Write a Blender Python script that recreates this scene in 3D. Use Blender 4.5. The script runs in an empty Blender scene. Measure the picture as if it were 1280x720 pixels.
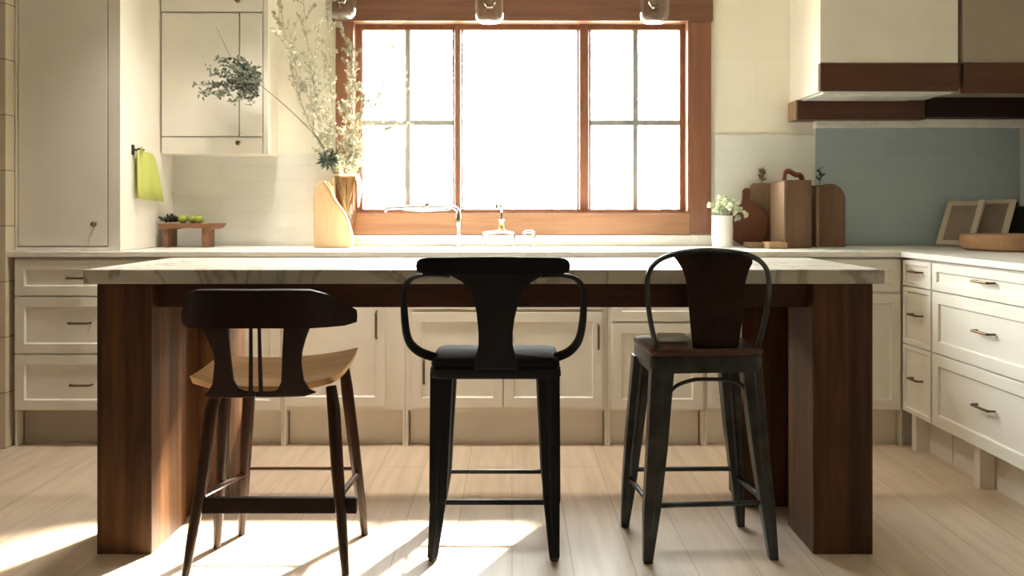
import bpy, bmesh, math, random
from mathutils import Vector, Matrix

random.seed(7)
S = bpy.context.scene
COL = S.collection
F = 980.0
CH = 1.105


def P(x, y, Y):
    """point at distance Y seen at picture position x, y (used as a ruler while measuring the room)"""
    return Vector(((x - 640) * Y / F, Y, CH - (y - 265) * Y / F))


# ------------------------------------------------------------------ materials
def new_mat(name):
    m = bpy.data.materials.new(name)
    m.use_nodes = True
    nt = m.node_tree
    b = nt.nodes['Principled BSDF']
    return m, nt, b


def c4(c):
    return (c[0], c[1], c[2], 1)


def node(nt, t, **kw):
    n = nt.nodes.new(t)
    for k, v in kw.items():
        setattr(n, k, v)
    return n


def coords(nt, scale=(1, 1, 1), rot=(0, 0, 0)):
    tc = node(nt, 'ShaderNodeTexCoord')
    mp = node(nt, 'ShaderNodeMapping')
    mp.inputs['Scale'].default_value = scale
    mp.inputs['Rotation'].default_value = rot
    nt.links.new(tc.outputs['Object'], mp.inputs['Vector'])
    return mp.outputs['Vector']


def ramp(nt, fac, stops):
    r = node(nt, 'ShaderNodeValToRGB')
    cr = r.color_ramp
    while len(cr.elements) < len(stops):
        cr.elements.new(0.5)
    for e, (p, c) in zip(cr.elements, stops):
        e.position = p
        e.color = c4(c)
    nt.links.new(fac, r.inputs['Fac'])
    return r.outputs['Color']


def bump(nt, b, h, strength=0.2, dist=0.01):
    n = node(nt, 'ShaderNodeBump')
    n.inputs['Strength'].default_value = strength
    n.inputs['Distance'].default_value = dist
    nt.links.new(h, n.inputs['Height'])
    nt.links.new(n.outputs['Normal'], b.inputs['Normal'])


def paint(name, col, rough=0.5, var=0.06, spec=0.5):
    m, nt, b = new_mat(name)
    v = coords(nt, (1, 1, 1))
    n = node(nt, 'ShaderNodeTexNoise')
    n.inputs['Scale'].default_value = 6
    n.inputs['Detail'].default_value = 4
    nt.links.new(v, n.inputs['Vector'])
    d = tuple(c * (1 - var) for c in col)
    nt.links.new(ramp(nt, n.outputs['Fac'], [(0.3, d), (0.7, col)]), b.inputs['Base Color'])
    b.inputs['Roughness'].default_value = rough
    b.inputs['Specular IOR Level'].default_value = spec
    return m


def wood(name, dark, light, axis='Z', rough=0.45, scale=14, planks=0.0, spec=0.4):
    m, nt, b = new_mat(name)
    sc = {'X': (0.6, 8, 8), 'Y': (8, 0.6, 8), 'Z': (8, 8, 0.6)}[axis]
    v = coords(nt, sc)
    n = node(nt, 'ShaderNodeTexNoise')
    n.inputs['Scale'].default_value = scale / 4
    n.inputs['Detail'].default_value = 8
    n.inputs['Roughness'].default_value = 0.65
    n.inputs['Distortion'].default_value = 0.5
    nt.links.new(v, n.inputs['Vector'])
    colr = ramp(nt, n.outputs['Fac'], [(0.28, dark), (0.72, light)])
    if planks:
        # boards glued side by side, each with a tone of its own
        tc = node(nt, 'ShaderNodeTexCoord')
        sp = node(nt, 'ShaderNodeSeparateXYZ')
        nt.links.new(tc.outputs['Object'], sp.inputs[0])
        ad = node(nt, 'ShaderNodeMath', operation='ADD')
        a0, a1 = ('X', 'Y') if axis == 'Z' else ('Z', 'Y')
        nt.links.new(sp.outputs[a0], ad.inputs[0])
        nt.links.new(sp.outputs[a1], ad.inputs[1])
        dv = node(nt, 'ShaderNodeMath', operation='DIVIDE')
        nt.links.new(ad.outputs[0], dv.inputs[0])
        dv.inputs[1].default_value = planks
        fl = node(nt, 'ShaderNodeMath', operation='FLOOR')
        nt.links.new(dv.outputs[0], fl.inputs[0])
        wn = node(nt, 'ShaderNodeTexWhiteNoise', noise_dimensions='1D')
        nt.links.new(fl.outputs[0], wn.inputs['W'])
        mr = node(nt, 'ShaderNodeMapRange')
        mr.inputs['To Min'].default_value = 0.55
        mr.inputs['To Max'].default_value = 1.3
        nt.links.new(wn.outputs['Value'], mr.inputs['Value'])
        hs = node(nt, 'ShaderNodeHueSaturation')
        nt.links.new(mr.outputs['Result'], hs.inputs['Value'])
        nt.links.new(colr, hs.inputs['Color'])
        colr = hs.outputs['Color']
    nt.links.new(colr, b.inputs['Base Color'])
    b.inputs['Roughness'].default_value = rough
    b.inputs['Specular IOR Level'].default_value = spec
    bump(nt, b, n.outputs['Fac'], 0.12, 0.004)
    return m


def metal(name, col, rough=0.35, metallic=1.0, var=0.25):
    m, nt, b = new_mat(name)
    v = coords(nt)
    n = node(nt, 'ShaderNodeTexNoise')
    n.inputs['Scale'].default_value = 14
    n.inputs['Detail'].default_value = 5
    nt.links.new(v, n.inputs['Vector'])
    nt.links.new(ramp(nt, n.outputs['Fac'], [(0.3, tuple(c * (1 - var) for c in col)), (0.7, col)]), b.inputs['Base Color'])
    mr = node(nt, 'ShaderNodeMapRange')
    mr.inputs['To Min'].default_value = rough * 0.8
    mr.inputs['To Max'].default_value = rough * 1.3
    nt.links.new(n.outputs['Fac'], mr.inputs['Value'])
    nt.links.new(mr.outputs['Result'], b.inputs['Roughness'])
    b.inputs['Metallic'].default_value = metallic
    return m


def glass(name, tint=(1, 1, 1), rough=0.0, ior=1.45, facing=0.0):
    m = bpy.data.materials.new(name)
    m.use_nodes = True
    nt = m.node_tree
    nt.nodes.clear()
    o = node(nt, 'ShaderNodeOutputMaterial')
    mx = node(nt, 'ShaderNodeMixShader')
    tr = node(nt, 'ShaderNodeBsdfTransparent')
    tr.inputs[0].default_value = c4(tint)
    gl = node(nt, 'ShaderNodeBsdfGlossy')
    gl.inputs['Roughness'].default_value = rough
    lw = node(nt, 'ShaderNodeLayerWeight')
    lw.inputs['Blend'].default_value = 0.5
    pw = node(nt, 'ShaderNodeMath', operation='POWER')
    nt.links.new(lw.outputs['Facing'], pw.inputs[0])
    pw.inputs[1].default_value = 4.0
    ml = node(nt, 'ShaderNodeMath', operation='MULTIPLY_ADD')
    nt.links.new(pw.outputs[0], ml.inputs[0])
    ml.inputs[1].default_value = 0.6
    ml.inputs[2].default_value = ((ior - 1) / (ior + 1)) ** 2
    nt.links.new(ml.outputs[0], mx.inputs[0])
    nt.links.new(tr.outputs[0], mx.inputs[1])
    nt.links.new(gl.outputs[0], mx.inputs[2])
    nt.links.new(mx.outputs[0], o.inputs[0])
    return m


def marble(name, base, vein, rough=0.25, amount=1.0):
    m, nt, b = new_mat(name)
    v = coords(nt, (1, 1, 1), (0.3, 0.5, 0.6))
    n = node(nt, 'ShaderNodeTexNoise')
    n.inputs['Scale'].default_value = 2.4
    n.inputs['Detail'].default_value = 9
    n.inputs['Distortion'].default_value = 2.2
    nt.links.new(v, n.inputs['Vector'])
    mid = tuple(a * (1 - amount) + c * amount for a, c in zip(base, vein))
    s = tuple(a * 0.93 for a in base)
    nt.links.new(ramp(nt, n.outputs['Fac'], [(0.0, base), (0.44, s), (0.487, mid), (0.51, base), (1.0, base)]), b.inputs['Base Color'])
    b.inputs['Roughness'].default_value = rough
    return m


def tiles(name, c1, c2, mortar, w, h, axis='Y', rough=0.3):
    m, nt, b = new_mat(name)
    tc = node(nt, 'ShaderNodeTexCoord')
    sp = node(nt, 'ShaderNodeSeparateXYZ')
    cb = node(nt, 'ShaderNodeCombineXYZ')
    nt.links.new(tc.outputs['Object'], sp.inputs[0])
    nt.links.new(sp.outputs['X' if axis == 'Y' else 'Y'], cb.inputs[0])
    nt.links.new(sp.outputs['Z'], cb.inputs[1])
    br = node(nt, 'ShaderNodeTexBrick')
    br.inputs['Color1'].default_value = c4(c1)
    br.inputs['Color2'].default_value = c4(c2)
    br.inputs['Mortar'].default_value = c4(mortar)
    br.inputs['Scale'].default_value = 1
    br.inputs['Mortar Size'].default_value = 0.0025
    br.inputs['Brick Width'].default_value = w
    br.inputs['Row Height'].default_value = h
    nt.links.new(cb.outputs[0], br.inputs['Vector'])
    nt.links.new(br.outputs['Color'], b.inputs['Base Color'])
    b.inputs['Roughness'].default_value = rough
    inv = node(nt, 'ShaderNodeMath', operation='SUBTRACT')
    inv.inputs[0].default_value = 1
    nt.links.new(br.outputs['Fac'], inv.inputs[1])
    bump(nt, b, inv.outputs[0], 0.25, 0.003)
    return m


def floor_mat():
    m, nt, b = new_mat('oak floor boards')
    tc = node(nt, 'ShaderNodeTexCoord')
    mp = node(nt, 'ShaderNodeMapping')
    mp.inputs['Rotation'].default_value = (0, 0, math.pi / 2)
    nt.links.new(tc.outputs['Object'], mp.inputs[0])
    br = node(nt, 'ShaderNodeTexBrick')
    br.offset = 0.37
    br.inputs['Color1'].default_value = (0.62, 0.50, 0.385, 1)
    br.inputs['Color2'].default_value = (0.67, 0.55, 0.43, 1)
    br.inputs['Mortar'].default_value = (0.42, 0.32, 0.22, 1)
    br.inputs['Scale'].default_value = 1
    br.inputs['Mortar Size'].default_value = 0.0018
    br.inputs['Brick Width'].default_value = 1.7
    br.inputs['Row Height'].default_value = 0.19
    nt.links.new(mp.outputs[0], br.inputs['Vector'])
    g = node(nt, 'ShaderNodeTexNoise')
    g.inputs['Scale'].default_value = 3.0
    g.inputs['Detail'].default_value = 8
    g.inputs['Distortion'].default_value = 0.6
    mp2 = node(nt, 'ShaderNodeMapping')
    mp2.inputs['Scale'].default_value = (9, 0.7, 1)
    nt.links.new(tc.outputs['Object'], mp2.inputs[0])
    nt.links.new(mp2.outputs[0], g.inputs['Vector'])
    gr = ramp(nt, g.outputs['Fac'], [(0.25, (0.72, 0.68, 0.64)), (0.7, (1, 1, 1))])
    mx = node(nt, 'ShaderNodeMixRGB', blend_type='MULTIPLY')
    mx.inputs[0].default_value = 0.8
    nt.links.new(br.outputs['Color'], mx.inputs[1])
    nt.links.new(gr, mx.inputs[2])
    nt.links.new(mx.outputs[0], b.inputs['Base Color'])
    b.inputs['Roughness'].default_value = 0.36
    b.inputs['Specular IOR Level'].default_value = 0.8
    bump(nt, b, g.outputs['Fac'], 0.05, 0.003)
    return m


M = {}
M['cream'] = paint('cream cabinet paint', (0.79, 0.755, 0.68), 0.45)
M['taupe'] = paint('taupe cabinet tone', (0.36, 0.30, 0.24), 0.5)  # much darker than the cream of the neighbouring cabinets
M['cream_door'] = paint('cream door paint', (0.80, 0.765, 0.69), 0.4)
M['wall'] = tiles('cream wall boards', (0.84, 0.80, 0.69), (0.83, 0.79, 0.68), (0.79, 0.75, 0.64), 0.9, 0.28, rough=0.6)
M['sidewall'] = paint('warm white wall paint', (0.66, 0.62, 0.52), 0.7)
M['ceil'] = paint('ceiling paint', (0.74, 0.71, 0.64), 0.8)
M['room'] = paint('room wall paint', (0.24, 0.21, 0.17), 0.8)
M['tile_white'] = tiles('white glazed tiles', (0.72, 0.72, 0.67), (0.70, 0.70, 0.655), (0.66, 0.66, 0.61), 0.32, 0.085, rough=0.25)
M['tile_blue'] = tiles('slate blue glazed tiles', (0.36, 0.44, 0.48), (0.345, 0.425, 0.465), (0.39, 0.47, 0.50), 0.45, 0.1, rough=0.3)
M['planks'] = tiles('whitewashed boards', (0.62, 0.54, 0.42), (0.55, 0.47, 0.35), (0.22, 0.16, 0.1), 3.0, 0.26, rough=0.7)
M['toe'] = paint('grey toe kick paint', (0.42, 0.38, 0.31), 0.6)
M['floor'] = floor_mat()
M['winwood'] = wood('reddish fir window wood', (0.155, 0.062, 0.034), (0.26, 0.115, 0.064), 'Z', 0.4)
M['winwood_x'] = wood('reddish fir window wood lengthwise', (0.11, 0.046, 0.026), (0.20, 0.09, 0.052), 'X', 0.4)
M['sillwood'] = wood('honey fir sill wood', (0.22, 0.105, 0.052), (0.33, 0.175, 0.09), 'X', 0.4)
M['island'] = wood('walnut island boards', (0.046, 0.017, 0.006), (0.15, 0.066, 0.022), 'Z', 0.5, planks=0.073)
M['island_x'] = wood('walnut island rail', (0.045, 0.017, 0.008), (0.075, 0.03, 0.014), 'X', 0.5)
M['marble_island'] = marble('grey veined marble', (0.58, 0.55, 0.49), (0.16, 0.12, 0.09), 0.33, 0.6)
M['marble'] = marble('white counter marble', (0.82, 0.80, 0.75), (0.74, 0.72, 0.66), 0.35)
M['seatwood'] = wood('golden seat wood', (0.60, 0.34, 0.14), (0.80, 0.52, 0.26), 'X', 0.35)
M['darkwood'] = wood('dark stained stool wood', (0.012, 0.0038, 0.0022), (0.024, 0.0075, 0.004), 'Z', 0.5, spec=0.25)
M['legwood'] = wood('dark walnut stool legs', (0.022, 0.009, 0.004), (0.05, 0.02, 0.009), 'Z', 0.28)
M['hoodwood'] = wood('dark hood wood', (0.055, 0.018, 0.008), (0.095, 0.032, 0.014), 'X', 0.4)
M['black'] = metal('black powder coat', (0.004, 0.006, 0.008), 0.5, 0.0, 0.3)
M['blackpad'] = paint('black seat pad', (0.009, 0.009, 0.010), 0.7)
M['gun'] = metal('dark gunmetal', (0.085, 0.092, 0.09), 0.36, 0.9, 0.5)
M['gunback'] = metal('dark bronze metal', (0.035, 0.02, 0.015), 0.42, 0.8, 0.4)
M['brownseat'] = wood('brown wooden seat', (0.055, 0.024, 0.012), (0.11, 0.05, 0.026), 'X', 0.35)
M['black'].node_tree.nodes['Principled BSDF'].inputs['Specular IOR Level'].default_value = 0.28
M['blackpad'].node_tree.nodes['Principled BSDF'].inputs['Specular IOR Level'].default_value = 0.15
M['rubber'] = paint('rubber', (0.03, 0.03, 0.03), 0.8)
M['bronze'] = metal('bronze pulls', (0.22, 0.14, 0.08), 0.35, 0.9)
M['chrome'] = metal('brushed nickel', (0.46, 0.43, 0.38), 0.22, 1.0, 0.15)
M['brass'] = metal('aged brass', (0.70, 0.52, 0.25), 0.3, 1.0, 0.1)
M['steel'] = metal('hood steel', (0.75, 0.75, 0.70), 0.45, 0.2, 0.1)
M['lead'] = metal('grey window bars', (0.26, 0.26, 0.24), 0.5, 0.0)
M['pane'] = glass('window glass', (0.98, 1.0, 0.99), ior=1.3)
M['glass'] = glass('clear jar glass', (0.97, 0.97, 0.95), 0.02, 1.6)
M['bulb'] = glass('bulb glass', (0.9, 0.85, 0.75), 0.03, 1.5)
M['vaseglass'] = glass('smoky vase glass', (0.93, 0.86, 0.76), 0.02, 1.5)
M['ceramic'] = paint('white ceramic', (0.80, 0.78, 0.70), 0.3)
M['boardlight'] = wood('pale maple', (0.42, 0.28, 0.14), (0.55, 0.39, 0.22), 'Z', 0.5)
M['boardmid'] = wood('oak board', (0.115, 0.058, 0.032), (0.20, 0.11, 0.06), 'Z', 0.5)
M['boardpale'] = wood('faded oak board', (0.22, 0.145, 0.088), (0.33, 0.225, 0.14), 'Z', 0.5)
M['boardred'] = wood('red brown board', (0.11, 0.036, 0.02), (0.18, 0.065, 0.033), 'Z', 0.45)
M['benchwood'] = wood('small bench wood', (0.16, 0.07, 0.035), (0.27, 0.13, 0.065), 'X', 0.5)
M['traywood'] = wood('turned tray wood', (0.34, 0.19, 0.10), (0.48, 0.29, 0.16), 'X', 0.5)
M['framewood'] = paint('pale frame wood', (0.56, 0.50, 0.40), 0.5)
M['print'] = paint('faded brown print', (0.30, 0.23, 0.19), 0.6, 0.3)
M['towel'] = paint('lime green cloth', (0.55, 0.60, 0.16), 0.9, 0.15)
M['lime'] = paint('green lime skin', (0.35, 0.43, 0.08), 0.4, 0.3)
M['leaf'] = paint('grey green leaf', (0.17, 0.19, 0.13), 0.6, 0.4)
M['leafdark'] = paint('dark green leaf', (0.035, 0.05, 0.025), 0.6, 0.3)
M['twig'] = paint('pale twig bark', (0.36, 0.31, 0.20), 0.8, 0.2)
M['blossom'] = paint('cream blossom petals', (0.60, 0.58, 0.44), 0.7, 0.5)
M['petal'] = paint('white green petals', (0.72, 0.76, 0.56), 0.7, 0.1)
M['bark'] = paint('pale tree bark', (0.40, 0.36, 0.29), 0.9, 0.2)
M['ground'] = paint('pale dry grass', (0.46, 0.45, 0.34), 0.95, 0.2)
M['cloth'] = paint('white napkin', (0.85, 0.84, 0.80), 0.85)
M['cord'] = paint('black cord', (0.02, 0.02, 0.02), 0.6)


# ------------------------------------------------------------------ mesh building
class MB:
    def __init__(self):
        self.v = []
        self.f = []

    def add(self, vs, fs):
        k = len(self.v)
        self.v += [Vector(p) for p in vs]
        self.f += [tuple(i + k for i in f) for f in fs]
        return self

    def box(self, a, b):
        x0, y0, z0 = a
        x1, y1, z1 = b
        vs = [(x0, y0, z0), (x1, y0, z0), (x1, y1, z0), (x0, y1, z0), (x0, y0, z1), (x1, y0, z1), (x1, y1, z1), (x0, y1, z1)]
        return self.add(vs, [(0, 3, 2, 1), (4, 5, 6, 7), (0, 1, 5, 4), (1, 2, 6, 5), (2, 3, 7, 6), (3, 0, 4, 7)])

    def stack(self, rings, cap=True):
        n = len(rings[0])
        vs = [p for r in rings for p in r]
        fs = []
        for i in range(len(rings) - 1):
            for j in range(n):
                a = i * n + j
                b = i * n + (j + 1) % n
                fs.append((a, b, b + n, a + n))
        if cap:
            fs.append(tuple(reversed(range(n))))
            fs.append(tuple((len(rings) - 1) * n + j for j in range(n)))
        return self.add(vs, fs)

    def tube(self, path, rad, seg=8, flat=None, closed=False):
        """sweep along path; rad number or list; flat=(scale_u, scale_v) for straps"""
        path = [Vector(p) for p in path]
        n = len(path)
        rads = rad if isinstance(rad, (list, tuple)) else [rad] * n
        rings = []
        up = None
        for i, p in enumerate(path):
            t = (path[min(i + 1, n - 1)] - path[max(i - 1, 0)]).normalized()
            if up is None:
                up = Vector((0, 1, 0)) if abs(t.y) < 0.9 else Vector((0, 0, 1))
            u = (up - t * up.dot(t)).normalized()
            up = u
            w = t.cross(u)
            su, sw = flat or (1, 1)
            rings.append([p + u * (math.cos(a) * rads[i] * su) + w * (math.sin(a) * rads[i] * sw)
                          for a in [2 * math.pi * k / seg for k in range(seg)]])
        return self.stack(rings)

    def lathe(self, c, prof, seg=24):
        """prof: list of (r, z) bottom to top; closed at axis if r == 0"""
        c = Vector(c)
        rings = [[c + Vector((max(r, 1e-4) * math.cos(2 * math.pi * k / seg), max(r, 1e-4) * math.sin(2 * math.pi * k / seg), z))
                  for k in range(seg)] for r, z in prof]
        return self.stack(rings)

    def plate(self, pts, d):
        """outline pts (3-D, in order) thickened by vector d"""
        d = Vector(d)
        n = len(pts)
        vs = [Vector(p) for p in pts] + [Vector(p) + d for p in pts]
        fs = [tuple(range(n)), tuple(reversed(range(n, 2 * n)))]
        for i in range(n):
            j = (i + 1) % n
            fs.append((i, i + n, j + n, j))
        return self.add(vs, fs)

    def ball(self, c, r, seg=12, rings=8, s=(1, 1, 1)):
        c = Vector(c)
        rr = []
        for i in range(rings + 1):
            a = -math.pi / 2 + math.pi * i / rings
            q = max(math.cos(a), 1e-3)
            rr.append([c + Vector((r * q * math.cos(2 * math.pi * k / seg) * s[0], r * q * math.sin(2 * math.pi * k / seg) * s[1], r * math.sin(a) * s[2])) for k in range(seg)])
        return self.stack(rr)

    def build(self, name, mat, parent=None, bevel=0.0, smooth=False, seg=2, world=None):
        org = parent_origin(parent)
        me = bpy.data.meshes.new(name)
        me.from_pydata([tuple(p - org) for p in self.v], [], self.f)
        bm = bmesh.new()
        bm.from_mesh(me)
        bmesh.ops.recalc_face_normals(bm, faces=bm.faces)
        bm.to_mesh(me)
        bm.free()
        me.materials.append(mat)
        o = bpy.data.objects.new(name, me)
        COL.objects.link(o)
        if parent is not None:
            o.parent = parent
        if bevel:
            md = o.modifiers.new('bevel', 'BEVEL')
            md.width = bevel
            md.segments = seg
            md.limit_method = 'ANGLE'
            md.angle_limit = math.radians(35)
        if smooth:
            for p in me.polygons:
                p.use_smooth = True
            try:
                me.set_sharp_from_angle(angle=math.radians(40))
            except Exception:
                pass
        return o


def parent_origin(p):
    v = Vector((0, 0, 0))
    while p is not None:
        v += Vector(p.location)
        p = p.parent
    return v


def tag(o, label=None, cat=None, group=None, kind=None):
    if label:
        o['label'] = label
    if cat:
        o['category'] = cat
    if group:
        o['group'] = group
    if kind:
        o['kind'] = kind
    return o


def thing(name, label, cat, loc=(0, 0, 0), group=None):
    o = bpy.data.objects.new(name, None)
    COL.objects.link(o)
    o.location = loc
    o.empty_display_size = 0.1
    return tag(o, label, cat, group)


def single(mb, name, mat, label, cat, loc=(0, 0, 0), group=None, **kw):
    """a thing that is one mesh, its origin at loc"""
    loc = Vector(loc)
    mb.v = [p - loc for p in mb.v]
    o = mb.build(name, mat, None, **kw)
    o.location = loc
    return tag(o, label, cat, group)


def struct(mb, name, mat, parent=None, **kw):
    o = mb.build(name, mat, parent, **kw)
    if parent is None:
        o['kind'] = 'structure'
    return o


def smooth_path(pts, k=6):
    pts = [Vector(p) for p in pts]
    out = []
    n = len(pts)
    for i in range(n - 1):
        p0, p1, p2, p3 = pts[max(i - 1, 0)], pts[i], pts[i + 1], pts[min(i + 2, n - 1)]
        for j in range(k):
            t = j / k
            out.append(0.5 * ((2 * p1) + (p2 - p0) * t + (2 * p0 - 5 * p1 + 4 * p2 - p3) * t * t + (3 * p1 - p0 - 3 * p2 + p3) * t ** 3))
    out.append(pts[-1])
    return out


# ------------------------------------------------------------------ room shell
YB = 4.32
XR = 2.80
XL = -2.65
YR = -3.2
HC = 2.72
struct(MB().box((XL - 0.2, YR - 0.2, -0.1), (XR + 0.2, YB + 0.2, 0)), 'floor', M['floor'])
struct(MB().box((XL - 0.2, YR - 0.2, HC), (XR + 0.2, YB + 0.2, HC + 0.1)), 'ceiling', M['ceil'])
HX0, HX1, HZ0, HZ1 = -0.885, 0.978, 1.095, 2.165


def holed_wall(name, mat, x0, x1, y0, y1, z0, z1, holes):
    """wall in the xz plane with rectangular holes side by side"""
    mb = MB()
    xs = [x0]
    for h in holes:
        xs += [h[0], h[1]]
    xs.append(x1)
    g = sorted(set([z0, z1] + [h[2] for h in holes] + [h[3] for h in holes]))
    # one welded grid of cells so the wall is a single piece
    bm = bmesh.new()
    vmap = {}

    def vt(x, y, z):
        k = (round(x, 5), round(y, 5), round(z, 5))
        if k not in vmap:
            vmap[k] = bm.verts.new(k)
        return vmap[k]

    def solid(i, j):
        if i < 0 or j < 0 or i >= len(xs) - 1 or j >= len(g) - 1:
            return False
        cx, cz = (xs[i] + xs[i + 1]) / 2, (g[j] + g[j + 1]) / 2
        return not any(h[0] < cx < h[1] and h[2] < cz < h[3] for h in holes)
    for i in range(len(xs) - 1):
        for j in range(len(g) - 1):
            if not solid(i, j):
                continue
            a, b, c, d = xs[i], xs[i + 1], g[j], g[j + 1]
            for y in (y0, y1):
                bm.faces.new([vt(a, y, c), vt(b, y, c), vt(b, y, d), vt(a, y, d)])
            if not solid(i - 1, j):
                bm.faces.new([vt(a, y0, c), vt(a, y1, c), vt(a, y1, d), vt(a, y0, d)])
            if not solid(i + 1, j):
                bm.faces.new([vt(b, y0, c), vt(b, y1, c), vt(b, y1, d), vt(b, y0, d)])
            if not solid(i, j - 1):
                bm.faces.new([vt(a, y0, c), vt(b, y0, c), vt(b, y1, c), vt(a, y1, c)])
            if not solid(i, j + 1):
                bm.faces.new([vt(a, y0, d), vt(b, y0, d), vt(b, y1, d), vt(a, y1, d)])
    bmesh.ops.recalc_face_normals(bm, faces=bm.faces)
    me = bpy.data.meshes.new(name)
    bm.to_mesh(me)
    bm.free()
    me.materials.append(mat)
    o = bpy.data.objects.new(name, me)
    COL.objects.link(o)
    o['kind'] = 'structure'
    return o


holed_wall('wall_back', M['wall'], XL - 0.2, XR + 0.2, YB, YB + 0.16, 0, HC, [(HX0, HX1, HZ0, HZ1)])
REAR = []
holed_wall('wall_rear', M['room'], XL - 0.2, XR + 0.2, YR - 0.16, YR, 0, HC, REAR)
struct(MB().box((XL - 0.2, YR, 0), (XL, YB, HC)), 'wall_left', M['room'])
struct(MB().box((XR, YR, 0), (XR + 0.2, YB, HC)), 'wall_right', M['sidewall'])
# narrow pier at the left end of the cabinets
struct(MB().box((XL, 3.66, 0), (-2.365, YB, HC)), 'trim_1', M['planks'])
# tile fields behind the counters
struct(MB().box((-1.86, YB - 0.012, 0.92), (HX0 - 0.10, YB, 1.425)), 'trim_2', M['tile_white'])
struct(MB().box((1.115, YB - 0.012, 0.92), (1.665, YB, 1.53)), 'trim_3', M['tile_white'])
struct(MB().box((1.665, YB - 0.02, 0.92), (XR - 0.016, YB, 1.57)), 'trim_4', M['tile_blue'])
struct(MB().box((1.655, YB - 0.055, 1.565), (XR, YB, 1.612)), 'trim_5', M['marble'], bevel=0.006)
struct(MB().box((XR - 0.014, 1.6, 0.92), (XR, YB, 1.60)), 'trim_6', M['tile_white'])
# ledge between the counter and the wooden window apron
struct(MB().box((-0.99, YB - 0.03, 0.92), (1.115, YB, 0.978)), 'trim_7', M['marble'], bevel=0.003)


# ------------------------------------------------------------------ window over the sink
def frame_ring(mb, x0, x1, z0, z1, y0, y1, w, wb=None):
    """rectangular picture-frame ring as one closed piece in the xz plane"""
    wb = w if wb is None else wb
    o = [(x0, z0), (x1, z0), (x1, z1), (x0, z1)]
    i = [(x0 + w, z0 + wb), (x1 - w, z0 + wb), (x1 - w, z1 - w), (x0 + w, z1 - w)]
    vs = [(x, y, z) for y in (y0, y1) for (x, z) in o + i]
    fs = []
    for k in range(4):
        l = (k + 1) % 4
        fs += [(k, l, l + 4, k + 4), (k + 8, k + 12, l + 12, l + 8), (k, k + 8, l + 8, l), (k + 4, l + 4, l + 12, k + 12)]
    return mb.add(vs, fs)


win = bpy.data.objects.new('window_1', None)
COL.objects.link(win)
win.location = (0.05, YB, HZ0)
win['kind'] = 'structure'
Y0, Y1 = 4.365, 4.435
# casing on the room side
struct(MB().box((-0.985, YB - 0.035, 2.150), (1.10, YB, 2.42)), 'header_casing', M['winwood_x'], win, bevel=0.003)
struct(MB().box((-0.967, YB - 0.025, HZ0 - 0.11), (-0.880, YB, 2.150)), 'side_casing', M['winwood'], win, bevel=0.003)
struct(MB().box((0.974, YB - 0.025, HZ0 - 0.11), (1.092, YB, 2.150)), 'side_casing', M['winwood'], win, bevel=0.003)
struct(MB().box((-0.880, YB - 0.030, 0.980), (0.974, YB, HZ0 + 0.004)), 'apron_casing', M['sillwood'], win, bevel=0.003)
struct(frame_ring(MB(), HX0, HX1, HZ0, HZ1, YB - 0.02, Y1 + 0.01, 0.014), 'jamb', M['winwood'], win)
struct(frame_ring(MB(), HX0 + 0.012, HX1 - 0.012, HZ0 + 0.012, HZ1 - 0.012, Y0 + 0.012, Y1, 0.03, 0.014), 'window_frame', M['winwood'], win)
for a, b in ((-0.328, -0.278), (0.368, 0.436)):
    struct(MB().box((a + 0.010, Y0, HZ0 + 0.012), (b - 0.010, Y1, HZ1 - 0.012)), 'mullion', M['winwood'], win, bevel=0.003)
for n_, (a, b) in enumerate(((-0.846, -0.322), (-0.284, 0.374), (0.430, 0.952))):
    s = struct(frame_ring(MB(), a, b, 1.108, 2.132, Y0 + 0.018, Y1 - 0.012, 0.011), 'sash', M['winwood'], win)
    struct(MB().box((a + 0.008, Y0 + 0.034, 1.116), (b - 0.008, Y0 + 0.038, 2.124)), 'pane', M['pane'], s)
    if n_ != 1:
        cx = (a + b) / 2
        cz = 1.605
        # cross shaped glazing bars in one piece
        hw = 0.014
        pts = [(cx - hw, 1.116), (cx + hw, 1.116), (cx + hw, cz - hw), (b - 0.009, cz - hw), (b - 0.009, cz + hw), (cx + hw, cz + hw),
               (cx + hw, 2.124), (cx - hw, 2.124), (cx - hw, cz + hw), (a + 0.009, cz + hw), (a + 0.009, cz - hw), (cx - hw, cz - hw)]
        struct(MB().plate([(x, Y0 + 0.022, z) for x, z in pts], (0, 0.03, 0)), 'glazing_bar', M['lead'], s)
struct(MB().box((0.376, Y0 - 0.018, 1.66), (0.392, Y0 + 0.01, 1.70)), 'sash_latch', M['bronze'], win, bevel=0.003)

for k, h in enumerate(REAR):
    w = bpy.data.objects.new('window_%d' % (k + 2), None)
    COL.objects.link(w)
    w.location = ((h[0] + h[1]) / 2, YR, h[2])
    w['kind'] = 'structure'
    struct(frame_ring(MB(), h[0] + 0.002, h[1] - 0.002, h[2] + 0.002, h[3] - 0.002, YR - 0.12, YR - 0.04, 0.05), 'window_frame', M['winwood'], w)
    struct(MB().box((h[0] + 0.045, YR - 0.085, h[2] + 0.045), (h[1] - 0.045, YR - 0.08, h[3] - 0.045)), 'pane', M['pane'], w)


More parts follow.
